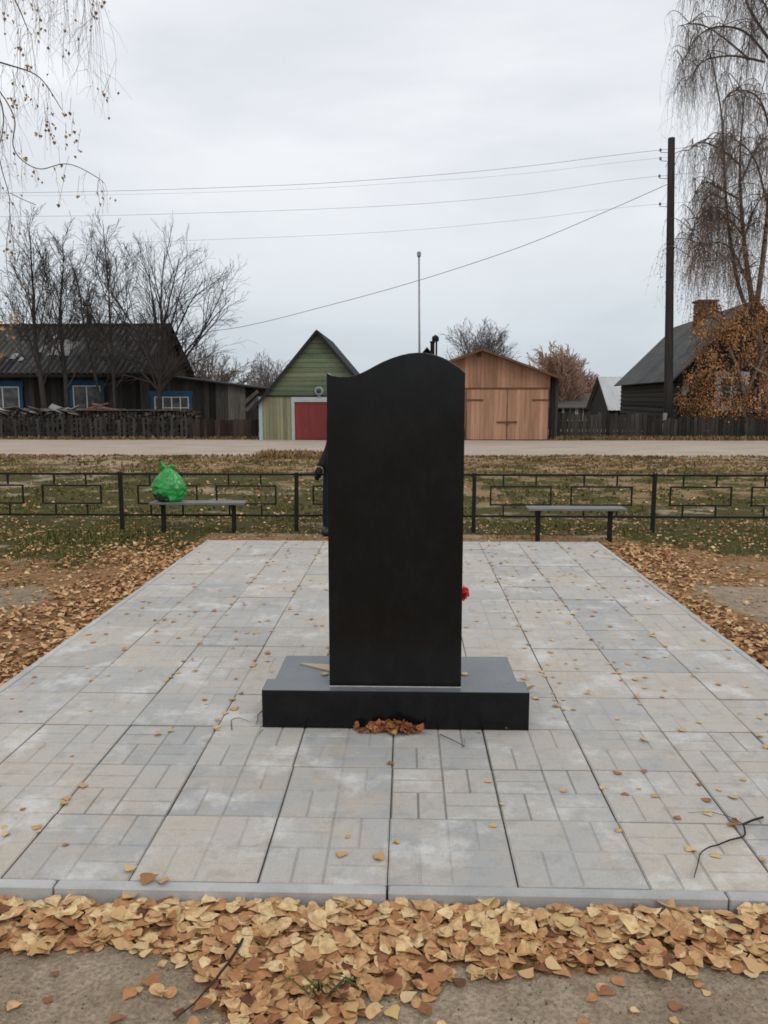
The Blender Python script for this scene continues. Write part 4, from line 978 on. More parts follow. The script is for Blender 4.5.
b = MB()
for px, py, L, tz in ((96, 406.5, 1.0, .25), (104, 407, .9, -.3), (90, 409.5, 1.0, .12), (112, 409, 1.1, -.1)):
    p = P(px, py, WY); b.box(p, (L, .3, .05), M=Euler((0, -tz, .1)).to_matrix())
b.build('cover_boards', M['rag'], g)
b = MB(); xa, xb = P(70, 413, WY).x, P(190, 413, WY).x
for k in range(6): b.box(((xa + xb) / 2 + rng.uniform(-.3, .3), WY - .3 + k * .12, zw + .02 + rng.uniform(0, .03)), (xb - xa - rng.uniform(0, 1), .11, .03), t=rng.uniform(.2, .9))
b.build('cover_planks', M['grey_wood'], g)

# ------------------------------------------------------------------ right side: fence, cellar shed, far house, big house
FYR = 30.5
g = thing('plank_fence', 'dark weathered plank fence with an uneven top right of the pine barn', 'fence', (12, FYR, GZ))
fx0, fx1 = bx1 + .38, 24.0
b = MB(); zf = P(600, 414, FYR).z
def ftop(x):
    px = 407 + x * 805 / 30.6
    return zf - (.0 if px < 608 else (.02 if px < 650 else .14)) 
x = fx0
while x < fx1:
    w = rng.uniform(.11, .17); h = ftop(x) + rng.uniform(-.09, .08); t = rng.random()
    if 568 < 407 + x * 805 / 30.6 < 596 and rng.random() < .7: t = 1.1; h += .04
    b.beam((x + w / 2, FYR, GZ - .05), (x + w / 2 + rng.uniform(-.015, .015), FYR, h), w - .012, .022, t=t, up=(0, 1, 0)); x += w + rng.uniform(0, .012)
b.build('planks', M['old_wood'], g)
b = MB()
for z in (GZ + .25, zf - .3): b.box(((fx0 + fx1) / 2, FYR + .04, z), (fx1 - fx0, .04, .08))
b.build('rail', M['old_wood_h'], g)
# cellar shed with a metal roof
e0, r0, k0 = 50.5, 53.6, 56.7; X0 = P(608.6, 400, e0).x; ze = P(609, 410.5, e0).z; zrg = P(595, 377, r0).z; X1 = X0 + 5.5
g = thing('cellar_shed', 'small dark shed with a steep pale grey metal roof behind the plank fence', 'shed', (X0 + 2.7, r0, -1.2))
b = MB(); ss = (zrg - ze) / (r0 - e0); yz = [(e0 + .35, -1.7), (e0 + .35, ze + .35 * ss - .06), (r0, zrg - .08), (k0 - .35, ze + .35 * ss - .06), (k0 - .35, -1.7)]
vs = [(X0 + .15, y, z) for y, z in yz] + [(X1, y, z) for y, z in yz]
b.raw(vs, [tuple(range(5)), tuple(range(9, 4, -1))] + [(i, i + 5, (i + 1) % 5 + 5, (i + 1) % 5) for i in range(5)]); b.build('wall', M['old_wood'], g)
b = MB(); corrugated(b, (X0, e0, ze), (X1 + .2, e0, ze), (X0, r0, zrg), .3, .014, sheet=.9, rows=1, tints=lambda k, r: .35 + .3 * ((k * 7) % 3) / 2); corrugated(b, (X1 + .2, k0, ze), (X0, k0, ze), (X1 + .2, r0, zrg), .3, .014, sheet=.9, rows=1); b.build('roof', M['zinc'], g)
b = MB(); b.beam((X0 - .02, e0, ze - .06), (X0 - .02, r0, zrg - .06), .03, .16); b.beam((X0 - .022, k0, ze - .06), (X0 - .022, r0, zrg - .06), .03, .16); b.build('barge_board', M['old_wood'], g)
# low house far behind
LY = 58.0; l0, l1 = P(548, 400, LY).x, P(612, 400, LY).x; zl0, zl1 = P(570, 407.5, LY).z, P(570, 393, LY + 3).z
g = thing('low_house', 'low far house with a grey brown roof and white windows between barn and cellar shed', 'house', ((l0 + l1) / 2, LY + 3, -1.5))
b = MB(); b.box(((l0 + l1) / 2, LY + 3.2, (zl0 - 1.6) / 2), (l1 - l0 - .4, 5.6, zl0 + 1.5)); b.build('wall', M['old_wood_h'], g)
b = MB(); slab_quad(b, (l0, LY, zl0), (l1, LY, zl0), (l1, LY + 3, zl1), (l0, LY + 3, zl1), .08); slab_quad(b, (l1, LY + 6, zl0), (l0, LY + 6, zl0), (l0, LY + 3, zl1 + .002), (l1, LY + 3, zl1 + .002), .08); b.build('roof', M['grey_wood'], g)
for px in (570, 583):
    p = P(px, 414, LY + .38); window(g, p.x, LY + .38, p.z, .95, .95, 2, 1, .1, 'white_paint', 0)
# the big house behind the birch: ridge runs away from the road
E1 = P(614, 385.5, 46); R1 = P(674.5, 327, 46); sh = math.tan(R(4.0)) * -1
fy0, fy1 = 33.6, 46.0
def hx(x, y): return x + (y - 46) * -sh * 1.0
halfw = R1.x - E1.x; eX = E1.x; rX = R1.x
g = thing('farmhouse', 'big dark log house with a steep grey roof and brick chimney behind the birch', 'house', (rX - .4, 40, GZ))
hs2 = (R1.z - E1.z) / halfw
prof = lambda y: [(hx(eX + .45, y), GZ - .2), (hx(2 * rX - eX - .45, y), GZ - .2), (hx(2 * rX - eX - .45, y), E1.z + .45 * hs2 - .1), (hx(rX, y), R1.z - .12), (hx(eX + .45, y), E1.z + .45 * hs2 - .1)]
b = MB(); vs = [(x, fy0 + .3, z) for x, z in prof(fy0)] + [(x, fy1 - .3, z) for x, z in prof(fy1)]
b.raw(vs, [tuple(range(5)), tuple(range(9, 4, -1))] + [(i, i + 5, (i + 1) % 5 + 5, (i + 1) % 5) for i in range(5)]); b.build('wall', M['old_wood_h'], g)
b = MB(); z = GZ + .1
while z < E1.z + .3:                                         # the logs of the side wall
    b.tube([(hx(eX + .51, fy0 + .1), fy0 + .1, z), (hx(eX + .51, fy1 - .2), fy1 - .2, z)], .165, 12, t=rng.random() if z < 1.2 or z > 1.8 else 1.0); z += .225
b.build('side_logs', M['old_wood_h'], g)
b = MB(); z = GZ + .1
while z < R1.z - .5:
    hwid = halfw - .5 if z < E1.z + .2 else (R1.z - .2 - z) / hs2
    b.tube([(hx(rX - hwid, fy0), fy0 + .35, z), (hx(rX + hwid, fy0), fy0 + .35, z)], .165, 12, t=rng.random()); z += .225
b.build('front_logs', M['old_wood_h'], g)
b = MB(); a0, a1 = V((hx(eX, fy0), fy0 - .2, E1.z)), V((hx(eX, fy1), fy1, E1.z)); r0_, r1_ = V((hx(rX, fy0), fy0 - .2, R1.z)), V((hx(rX, fy1), fy1, R1.z)); o0, o1 = V((hx(2 * rX - eX, fy0), fy0 - .2, E1.z)), V((hx(2 * rX - eX, fy1), fy1, E1.z))
nseg = 11
for i in range(nseg):
    f0, f1 = i / nseg, (i + 1) / nseg; t = rng.uniform(.2, .8)
    slab_quad(b, a1.lerp(a0, f0), a1.lerp(a0, f1), r1_.lerp(r0_, f1), r1_.lerp(r0_, f0), .06 + .002 * (i % 2), t)
slab_quad(b, r1_ + V((.002, 0, .002)), r0_ + V((.002, 0, .002)), o0, o1, .06); rf = b.build('roof', M['roof_sheet'], g)
cc = P(704.5, 318, 40.5); b = MB(); zb0 = cc.z - .8; zt0 = P(704, 302, 40.5).z; z = zb0; k = 0
while z < zt0 - .01:
    for i in range(4):
        for j in range(2):
            b.box((cc.x - .33 + i * .22 + (.02 if k % 2 else 0), 40.3 + j * .4, z + .04), (.2, .38, .075), t=rng.random())
    z += .085; k += 1
b.box((cc.x, 40.5, zt0 + .02), (.98, .95, .09), t=.7); b.build('chimney', M['brick'], rf)
for px, w in ((731, 1.0), (775, 1.0)):
    p = P(px, 392, fy0 + .18); window(g, p.x, fy0 + .2, p.z, w, 1.25, 2, 2, .14, 'grey_paint', .05)
dp = P(687, 389, 33.3)
ds = thing('satellite_dish', 'grey satellite dish on the corner of the dark log farmhouse', 'satellite dish', dp)
ax = Matrix.Rotation(R(-86), 3, 'Z') @ Matrix.Rotation(R(78), 3, 'X')
b = MB(); b.lathe(dp, [(.02, 0), (.15, .012), (.26, .04), (.34, .075), (.345, .08), (.26, .05), (.15, .022), (.02, .01)], 24, axis=ax); b.build('reflector', M['dish'], ds, smooth=True)
b = MB(); b.tube([dp, dp + V((.1, .35, -.1)), V((hx(eX + .5, fy0), fy0 + .4, dp.z - .1))], .025, 6); b.build('bracket', M['steel'], ds)
b = MB(); fp = dp + ax @ V((0, 0, .36)); b.tube([dp + ax @ V((0, -.3, .06)), fp], .014, 5); b.lathe(fp, [(.03, -.03), (.04, 0), (.03, .05)], 8, axis=ax); b.build('feed_arm', M['steel'], ds)

# ------------------------------------------------------------------ utility pole and wires
UY = 31.6
ub = P(668, 436, UY); ut = P(671.5, 138, UY); ub.z = GZ
g = thing('utility_pole', 'tall dark wooden utility pole standing at the plank fence by the birch', 'utility pole', ub)
pole_x = lambda z: ub.x + (ut.x - ub.x) * (z - GZ) / (ut.z - GZ)
b = MB(); b.tube([V((pole_x(z), UY, z)) for z in (GZ - .3, 2, 5, 8, ut.z)], [.17, .165, .15, .135, .125], 12); b.build('pole_shaft', M['pole_wood'], g, smooth=True)
b = MB(); st = P(661, 437, UY - .25); b.beam((st.x, UY - .25, GZ - .1), (st.x + .12, UY - .25, P(663, 413, UY - .25).z), .14, .1, up=(0, 1, 0)); b.build('stub_brace', M['pale_wood'], g)
wl = [(150, 660.5), (158.5, 660.5), (176, 659.5), (204, 660)]
for y, px in wl:
    p = P(px, y, UY); b = MB(); xx = pole_x(p.z); b.tube([(xx - .08, UY, p.z - .1), (p.x, UY, p.z - .08), (p.x, UY, p.z - .02)], .012, 5)
    b.lathe((p.x, UY, p.z - .05), [(.03, 0), (.05, .02), (.035, .05), (.045, .08), (.015, .11)], 9); b.build('insulator', M['ceramic'], g)
def wire(label, pts, r, mat='wire', sag=0):
    w = [P(*p) for p in pts]; out = []
    # smooth curve through the points (Catmull-Rom)
    for i in range(len(w) - 1):
        p0, p1, p2, p3 = w[max(i - 1, 0)], w[i], w[i + 1], w[min(i + 2, len(w) - 1)]
        for k in range(8):
            t = k / 8; out.append(.5 * ((2 * p1) + (p2 - p0) * t + (2 * p0 - 5 * p1 + 4 * p2 - p3) * t * t + (3 * p1 - p0 - 3 * p2 + p3) * t ** 3))
    out.append(w[-1])
    b = MB(); b.tube(out, r, 5); return tag(b.build('overhead_wire', M[mat], loc=w[0]), label, 'wire')
wire('highest thin overhead wire running from the top of the utility pole to the left', [(-500, 196, 31.6), (0, 193, 31.6), (250, 186.5, 31.6), (384, 179, 31.6), (520, 167, 31.6), (660.5, 150, 31.6), (900, 128, 31.6)], .009)
wire('second thin overhead wire from above, leaving the pole just under the highest one', [(-500, 196.5, 32.2), (0, 196, 32.2), (250, 191, 32.2), (384, 184, 32.2), (520, 174, 32.2), (660.5, 158, 32.0), (900, 138, 31.6)], .0045)
wire('third overhead wire from above, ending in an insulator above the thick cable', [(-500, 216, 31.6), (0, 216.5, 31.6), (200, 213, 31.6), (384, 206, 31.6), (520, 195, 31.6), (659.5, 176, 31.6), (900, 158, 31.6)], .007)
wire('lowest thin overhead wire, crossing below the thick cable near the utility pole', [(-500, 248, 31.6), (0, 246, 31.6), (200, 240, 31.6), (384, 232, 31.6), (520, 220, 31.6), (660, 204, 31.6), (900, 190, 31.6)], .0055)
wire('thick sagging drop cable slanting down from the pole to the slate roofed house', [(668, 184, 31.5), (600, 214, 32), (520, 247, 32.6), (420, 280, 33.4), (330, 305, 34.4), (240, 327, 35.6), (171, 335, 38.5)], .012, 'cable')
wire('thin short cable low in the sky between the slate roofed house and the green garage', [(215, 362, 36), (250, 368, 34), (262, 372, 31)], .006)

# ------------------------------------------------------------------ trees
class Tree:
    def __init__(s, seed): s.r = random.Random(seed); s.w = MB(); s.ends = []; s.cnt = 0
    def branch(s, p, d, L, r0, lv, prm):
        q = prm[lv]; r = s.r; n = q['seg']; pts = [p.copy()]; d = d.normalized(); stp = L / n; dirs = [d.copy()]
        for i in range(n):
            d = (d + Vector((r.gauss(0, 1), r.gauss(0, 1), r.gauss(0, 1))) * q['wob'] + Vector((0, 0, q['up']))).normalized()
            p = p + d * stp; pts.append(p.copy()); dirs.append(d.copy())
        tip = max(q['tip'], r0 * q.get('taper', .25)); rad = [r0 + (tip - r0) * i / n for i in range(n + 1)]
        s.w.tube(pts, rad, q['sides'], t=r.random(), cap=False); s.cnt += 1
        if lv + 1 >= len(prm):
            s.ends.append((pts, dirs)); return
        k = q['kids']; k = k if isinstance(k, int) else r.randint(*k)
        for j in range(k):
            f = q['from'] + (1 - q['from']) * (j + r.random()) / k; f = min(f, .98); i = min(int(f * n), n - 1); u = f * n - i
            bp = pts[i].lerp(pts[i + 1], u); bd = dirs[i]; a = r.uniform(*q['ang']); az = r.uniform(0, 6.283) if 'az' not in q else q['az'](j, r)
            o = bd.orthogonal().normalized(); o = Matrix.Rotation(az, 3, bd) @ o
            nd = bd * math.cos(a) + o * math.sin(a)
            if q.get('bias') is not None: nd = nd + Vector(q['bias'])
            rr = (r0 + (tip - r0) * f) * q['rk']; s.branch(bp, nd, L * r.uniform(*q['len']) * (1 - q.get('sh', .45) * f), max(rr, prm[lv + 1]['tip']), lv + 1, prm)
def bare_tree(label, px, Y, pytop, seed, r0=.1, lean=(0, 0), spread=1.0, name='bare_tree', mat='bark', mtw='twig', group=None, density=1.0, z0=GZ, tip=.0055, trunk_h=.62, up=.05, kids0=11, cat='tree', bl=1.0, f0=.36, kids3=(2, 4), fan=None):
    base = P(px, 420, Y); base.z = z0; H = P(px, pytop, Y).z - z0
    g = thing(name, label, cat, base, group)
    t = Tree(seed); tr = MB(); r = t.r; n = 9; pts = []; d = Vector((lean[0], lean[1], 1)).normalized(); p = base - Vector((0, 0, .2)); L = H * trunk_h
    for i in range(n + 1):
        pts.append(p.copy()); d = (d + Vector((r.gauss(0, .04), r.gauss(0, .04), .03))).normalized(); p = p + d * L / n
    tr.tube(pts, [r0 * (1.15 - .7 * i / n) for i in range(n + 1)], 9); tr.build('trunk', M[mat], g, smooth=True)
    prm = [dict(seg=8, wob=.05, up=up, tip=.01, sides=5, kids=(int(9 * density), int(11 * density)), **{'from': .1}, ang=(.4, .85), len=(.4, .66), rk=.55, sh=.42),
           dict(seg=5, wob=.06, up=up * 1.2, tip=tip * 1.3, sides=4, kids=(6, 8), **{'from': .1}, ang=(.35, .8), len=(.4, .66), rk=.6, sh=.4),
           dict(seg=3, wob=.08, up=up, tip=tip, sides=3, kids=kids3, **{'from': .1}, ang=(.3, .75), len=(.4, .72), rk=.75, sh=.3),
           dict(seg=2, wob=.1, up=up * .5, tip=tip * .85, sides=3, taper=.8)]
    k = kids0
    if fan:                                                  # limbs fanning out of the trunk top into a rounded crown
        rc, amax = fan
        for j in range(k):
            az = j * 2.39996 + r.uniform(-.3, .3); a = amax * math.sqrt((j + .5) / k) * r.uniform(.85, 1.12); f = .55 + .43 * (1 - j / k); i = min(int(f * n), n - 1); bp = pts[i].lerp(pts[i + 1], f * n - i)
            t.branch(bp, Vector((math.cos(az) * math.sin(a), math.sin(az) * math.sin(a), math.cos(a))), H * rc * r.uniform(.82, 1.05), r0 * .45, 0, prm)
    for j in range(0 if fan else k):
        f = f0 + (.98 - f0) * j / (k - 1); i = min(int(f * n), n - 1); bp = pts[i].lerp(pts[i + 1], f * n - i); az = j * 2.4 + r.uniform(-.5, .5); a = min(1.35, r.uniform(.5, .8) * spread * (1.15 - .6 * f))
        nd = Vector((math.cos(az) * math.sin(a), math.sin(az) * math.sin(a), math.cos(a)))
        t.branch(bp, nd, H * bl * (1 - f * .45) * r.uniform(.36, .5), r0 * (1.0 - .62 * f) * .42, 0, prm)
    # leader
    if not fan: t.branch(pts[-1], d, H * (1 - trunk_h) * .8, r0 * .38, 0, prm)
    t.w.build('crown', M[mtw], g, smooth=True)
    return g, t
GT = 'bare trees before the slate roofed house'
bare_tree('leftmost dark bare tree before the slate roofed house, trunk left of the pale roof patch', 47, 33.0, 196, 11, .12, (-.03, 0), 1.0, group=GT, density=.8)
bare_tree('bare tree with a forked trunk just right of the pale roof patch', 69, 33.4, 205, 12, .1, (.02, 0), 1.1, group=GT, density=.8)
bare_tree('thin straight bare tree between the second window and the blue annexe window', 116, 33.2, 200, 13, .08, (.0, 0), 1.0, group=GT, kids0=9, density=.8)
bare_tree('slim leaning bare tree right beside the second blue cased window', 107, 33.6, 225, 14, .065, (-.16, 0), .9, group=GT, kids0=7, density=.7)
bare_tree('widest bare tree, its crown spreading right over the annexe roof', 160, 32.9, 212, 15, .12, (-.02, 0), 1.75, group=GT, kids0=15, density=.8, tip=.0045, trunk_h=.36, up=.02, fan=(.55, .8))
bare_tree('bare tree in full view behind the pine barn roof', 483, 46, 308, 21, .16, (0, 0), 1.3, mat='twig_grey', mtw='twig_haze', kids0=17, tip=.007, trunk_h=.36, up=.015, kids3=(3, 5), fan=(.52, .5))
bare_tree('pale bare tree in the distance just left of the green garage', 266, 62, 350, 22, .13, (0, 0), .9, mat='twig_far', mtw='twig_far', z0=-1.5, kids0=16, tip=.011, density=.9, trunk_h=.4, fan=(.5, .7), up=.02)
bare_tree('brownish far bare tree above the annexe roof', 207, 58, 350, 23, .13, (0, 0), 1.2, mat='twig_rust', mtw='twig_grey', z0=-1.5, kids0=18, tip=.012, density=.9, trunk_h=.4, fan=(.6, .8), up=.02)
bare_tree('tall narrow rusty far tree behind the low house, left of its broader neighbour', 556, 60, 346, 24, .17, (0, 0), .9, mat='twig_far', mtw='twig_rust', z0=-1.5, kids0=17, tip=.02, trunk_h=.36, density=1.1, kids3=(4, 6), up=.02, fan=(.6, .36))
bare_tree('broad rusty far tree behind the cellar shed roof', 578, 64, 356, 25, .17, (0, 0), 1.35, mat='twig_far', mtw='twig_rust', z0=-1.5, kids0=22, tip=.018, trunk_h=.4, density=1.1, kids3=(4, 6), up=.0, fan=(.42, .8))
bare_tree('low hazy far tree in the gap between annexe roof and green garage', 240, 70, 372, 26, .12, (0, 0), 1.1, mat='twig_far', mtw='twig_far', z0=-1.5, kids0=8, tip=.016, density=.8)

def strands(mb, r, a, n, Lmin, Lmax, rad, lean=(0, 0), leaf=None, lp=0.0, ls=.05, seg=6, side=True, low=0.0):
    """weeping twigs hung along the polyline a"""
    for k in range(n):
        f = r.random() ** .8 * (len(a) - 1); i = min(int(f), len(a) - 2); p = a[i].lerp(a[i + 1], f - i); L = r.uniform(Lmin, Lmax)
        d = Vector((r.gauss(lean[0], .5), r.gauss(lean[1], .5), r.uniform(-.3, .35))); pts = [p]
        for j in range(seg):
            d = (d * .62 + Vector((r.gauss(0, .12), r.gauss(0, .12), -.6))).normalized(); p = p + d * L / seg; pts.append(p)
        mb.tube(pts, [rad * (1 - .6 * j / seg) for j in range(seg + 1)], 3, t=r.random(), cap=False)
        if side:
            for j in range(1, seg):
                if r.random() < .55:
                    e = pts[j]; dd = Vector((r.gauss(0, .6), r.gauss(0, .6), -.6)).normalized(); l2 = L * r.uniform(.1, .3)
                    mb.tube([e, e + dd * l2 * .5, e + dd * l2 + Vector((0, 0, -l2 * .3))], [rad * .7, rad * .6, rad * .4], 3, t=r.random(), cap=False)
        if leaf is not None:
            for j in range(1, seg + 1):
                if r.random() < lp + (low * max(0, 1 - (pts[j].z - GZ) / 11.0)):
                    put_leaf(leaf, FAR[r.randrange(6)], pts[j] + Vector((r.gauss(0, .03), r.gauss(0, .03), -.02)), ls * r.uniform(.7, 1.25), Matrix.Rotation(r.uniform(0, 6.28), 3, 'Z') @ Matrix.Rotation(r.uniform(.6, 1.7), 3, 'Y'), r.random())
# the big weeping birch at the farmhouse
r = random.Random(77); BY = 31.9
bb = P(768, 436, BY); bb.z = GZ
g = thing('weeping_birch', 'tall weeping birch with long hanging bare twigs before the farmhouse', 'tree', bb)
tr = MB(); cr = MB(); lf = MB()
t1 = curve([bb - V((0, 0, .2)), P(763, 370, BY), P(752, 300, BY + .2), P(744, 240, BY + .4), P(740, 160, BY + .5), P(748, 60, BY + .6), P(760, -60, BY + .6), P(766, -200, BY + .6)])
t2 = curve([P(755, 318, BY + .1), P(765, 240, BY), P(772, 150, BY - .3), P(776, 40, BY - .4), P(790, -120, BY - .4)])
t3 = curve([P(748, 315, BY + .2), P(735, 270, BY + .7), P(726, 200, BY + 1.0), P(722, 120, BY + 1.1), P(712, 60, BY + 1.2)])
def taper(a, r0, r1): return [r0 + (r1 - r0) * i / (len(a) - 1) for i in range(len(a))]
tr.tube(t1, [max(.012, .19 * (1 - i / (.72 * len(t1)))) for i in range(len(t1))], 10); tr.tube(t2, taper(t2, .11, .012), 8); tr.tube(t3, taper(t3, .085, .015), 8)
tr.build('trunk', M['birch'], g, smooth=True)
limbs = []
def limb(pts, r0, n):
    a = curve(pts, 5); cr.tube(a, taper(a, r0, .012), 5, t=r.random(), cap=False); limbs.append((a, n))
limb([P(740, 165, BY + .5), P(722, 150, BY), P(700, 142, BY - .5), P(688, 152, BY - .8)], .05, 34)
limb([P(768, 38, BY - .3), P(752, 14, BY - .8), P(740, -10, BY - 1.0), P(722, -22, BY - 1.2)], .06, 30)
limb([P(770, 60, BY), P(745, 32, BY - .5), P(715, 27, BY - .8), P(695, 40, BY - 1), P(681, 66, BY - 1.1)], .05, 36)
limb([P(765, 62, BY), P(735, 56, BY), P(712, 58, BY - .2), P(700, 64, BY - .2), P(690, 78, BY - .2)], .045, 30)
limb([P(750, 285, BY), P(728, 246, BY - .3), P(704, 246, BY - .5), P(689, 268, BY - .6)], .035, 44)
limb([P(745, 225, BY + .4), P(722, 208, BY - .2), P(702, 214, BY - .5), P(688, 240, BY - .6)], .035, 40)
limb([P(750, 60, BY + .6), P(724, 38, BY + 1), P(700, 24, BY + 1.4), P(678, 26, BY + 1.6)], .04, 26)
limb([P(760, -60, BY + .6), P(730, -60, BY + .6), P(705, -40, BY + .4), P(684, -10, BY)], .05, 30)
limb([P(741, 200, BY + .5), P(722, 190, BY + .3), P(704, 182, BY), P(692, 200, BY)], .045, 40)
limb([P(726, 200, BY + 1), P(710, 195, BY + 1.2), P(698, 214, BY + 1.4), P(690, 240, BY + 1.4)], .03, 26)
limb([P(745, 235, BY + .4), P(760, 200, BY + 1), P(785, 190, BY + 2)], .05, 30)
limb([P(766, 200, BY), P(755, 160, BY - 1), P(735, 140, BY - 1.8), P(716, 150, BY - 2.2)], .045, 46)
limb([P(772, 140, BY - .3), P(760, 100, BY - 1.1), P(738, 90, BY - 1.7), P(722, 102, BY - 2)], .045, 46)
limb([P(776, 40, BY - .4), P(765, 5, BY - 1.2), P(745, -15, BY - 1.8), P(728, 0, BY - 2.2)], .045, 36)
limb([P(745, 240, BY + .5), P(730, 220, BY + 1.2), P(712, 222, BY + 1.7), P(698, 250, BY + 2)], .04, 36)
limb([P(752, 290, BY), P(735, 262, BY - .6), P(718, 258, BY - 1), P(704, 275, BY - 1.2)], .035, 30)
limb([P(742, 180, BY + .5), P(762, 140, BY + 1), P(790, 130, BY + 1.5)], .05, 34)
for a, n in limbs:
    # sub limbs
    for k in range(int(n * .5)):
        i = r.randrange(1, len(a) - 1); d = Vector((r.gauss(.12, .5), r.gauss(0, .6), r.uniform(-.1, .6))).normalized(); L = r.uniform(.5, 1.5)
        s = [a[i], a[i] + d * L * .45 + V((0, 0, .1)), a[i] + d * L * .8 + V((0, 0, -.02)), a[i] + d * L - V((0, 0, .3))]
        s = curve(s, 3); cr.tube(s, taper(s, .018, .008), 4, t=r.random(), cap=False)
        strands(cr, r, s, 9, .6, 2.3, .0048, leaf=lf, lp=.06, ls=.06, low=.9)
    strands(cr, r, a, int(n * 1.6), .6, 2.8, .005, leaf=lf, lp=.065, ls=.06, low=.9)
for trunk_ in (t1, t2, t3):
    strands(cr, r, trunk_[8:], 80, .5, 2.0, .006, leaf=lf, lp=.05, ls=.06, low=.9)
cro = cr.build('crown', M['twig_grey'], g, smooth=True)
lf.build('leaves', M['leaf_rust'], cro)
# rusty leaved tree below it
r = random.Random(78); RY = 31.2
rb0 = P(742, 436, RY); rb0.z = GZ
g = thing('rusty_tree', 'low tree still full of rust brown leaves, hiding the front of the farmhouse', 'tree', rb0)
tr = MB(); cr = MB(); lf = MB()
tb = curve([rb0 - V((0, 0, .2)), P(744, 400, RY), P(738, 370, RY), P(728, 345, RY), P(722, 315, RY)]); tr.tube(tb, taper(tb, .1, .03), 8)
tb2 = curve([P(744, 400, RY), P(756, 372, RY - .2), P(768, 345, RY - .2), P(782, 320, RY)]); tr.tube(tb2, taper(tb2, .07, .03), 7)
tb3 = curve([P(768, 376, RY - .6), P(752, 366, RY - .5), P(744, 357, RY - .4)]); tr.tube(tb3, taper(tb3, .05, .03), 6)
tr.build('trunk', M['birch'], g, smooth=True)
clumps = [(712, 335, 13), (700, 350, 10), (724, 322, 12), (735, 335, 11), (752, 325, 11), (768, 345, 13), (716, 362, 14), (700, 375, 9), (728, 378, 13), (745, 352, 8), (705, 392, 10), (690, 402, 9), (681, 397, 5), (718, 402, 13), (736, 402, 10), (755, 396, 9), (768, 380, 9), (728, 416, 7), (708, 414, 7), (760, 415, 8), (770, 400, 8), (700, 325, 6), (690, 378, 4), (745, 386, 8), (765, 365, 9), (764, 312, 8), (740, 312, 8), (700, 310, 4), (716, 306, 5), (757, 300, 5), (772, 325, 12)]
pxm = RY / 805
for (px, py, rp) in clumps:
    c = P(px, py, RY + r.uniform(-.7, .7)); rad = rp * pxm
    for k in range(int(16 + rad * rad * 150)):
        d = Vector((r.gauss(0, .55), r.gauss(0, .6), r.gauss(0, .6))) * rad; s0 = c + d
        L = r.uniform(.2, .55); pts = [s0, s0 + V((r.gauss(0, .06), r.gauss(0, .06), -L * .5)), s0 + V((r.gauss(0, .1), r.gauss(0, .1), -L))]
        cr.tube(pts, [.008, .006, .005], 3, t=r.random(), cap=False); tone = min(1, max(0, r.gauss(.5, .3)))
        for j in range(9):
            q0 = pts[0].lerp(pts[2], r.random()) + V((r.gauss(0, .05), r.gauss(0, .05), r.gauss(0, .05)))
            put_leaf(lf, FAR[r.randrange(6)], q0, r.uniform(.05, .095), Matrix.Rotation(r.uniform(0, 6.28), 3, 'Z') @ Matrix.Rotation(r.uniform(.3, 1.8), 3, 'Y'), min(1, max(0, tone + r.uniform(-.2, .2))))
    # a limb that carries the clump
    src = min(tb + tb2, key=lambda q: (q - c).length + max(0, q.z - c.z) * 2); mid = src.lerp(c, .5) + V((0, 0, .25 * (src - c).length)); lm = curve([src, mid, c], 4); cr.tube(lm, taper(lm, .025, .008), 4, t=.4, cap=False)
cro = cr.build('crown', M['twig'], g, smooth=True); lf.build('leaves', M['leaf_rust'], cro)

# near birch at the left, trunk just outside the picture
r = random.Random(79); NY = 9.6
nb0 = P(-150, 500, NY); nb0.z = GZ
g = thing('birch', 'near birch at the left edge, drooping twigs with a few yellow leaves', 'tree', nb0)
tr = MB(); cr = MB(); lf = MB()
tb = curve([nb0 - V((0, 0, .2)), P(-148, 300, NY), P(-135, 100, NY), P(-120, -120, NY), P(-100, -420, NY)]); tr.tube(tb, taper(tb, .16, .05), 10)
tr.build('trunk', M['birch'], g, smooth=True)
limbs = []
def limb2(pts, r0, n, Lmin, Lmax, lp): 
    a = curve(pts, 6); cr.tube(a, taper(a, r0, .004), 5, t=r.random(), cap=False); limbs.append((a, n, Lmin, Lmax, lp))
limb2([P(-118, -150, NY), P(-40, -150, NY - .2), P(30, -110, NY - .2), P(70, -60, NY - .1), P(95, -10, NY)], .03, 38, .8, 1.6, .08)
limb2([P(-125, -60, NY), P(-60, -100, NY + .2), P(0, -95, NY + .3), P(40, -60, NY + .2), P(62, -10, NY + .2)], .028, 30, .7, 1.35, .12)
limb2([P(-133, 70, NY), P(-80, -10, NY - .2), P(-30, -30, NY - .4), P(8, -10, NY - .5), P(28, 30, NY - .5)], .024, 18, .6, 1.3, .14)
limb2([P(-135, 110, NY), P(-60, 70, NY), P(-20, 60, NY), P(12, 66, NY), P(40, 78, NY), P(62, 110, NY)], .017, 14, .4, .9, .16)
limb2([P(-140, 160, NY), P(-40, 90, NY - .1), P(-6, 94, NY - .1), P(3, 112, NY - .1), P(2, 135, NY - .1), P(-3, 150, NY - .1)], .014, 10, .4, 1.1, .12)
limb2([P(-3, 88, NY), P(8, 104, NY), P(15, 122, NY), P(13, 145, NY), P(22, 160, NY), P(40, 169, NY), P(62, 164, NY), P(78, 167, NY), (P(98, 178, NY)), P(104, 183, NY)], .0075, 10, .2, .5, .2)
limb2([P(-3, 145, NY - .1), P(2, 170, NY - .1), P(9, 195, NY - .1), P(10, 215, NY - .1), P(14, 250, NY - .1)], .006, 5, .3, .7, .15)
limb2([P(10, 193, NY), P(22, 199, NY), P(36, 205, NY)], .004, 3, .2, .3, .1)
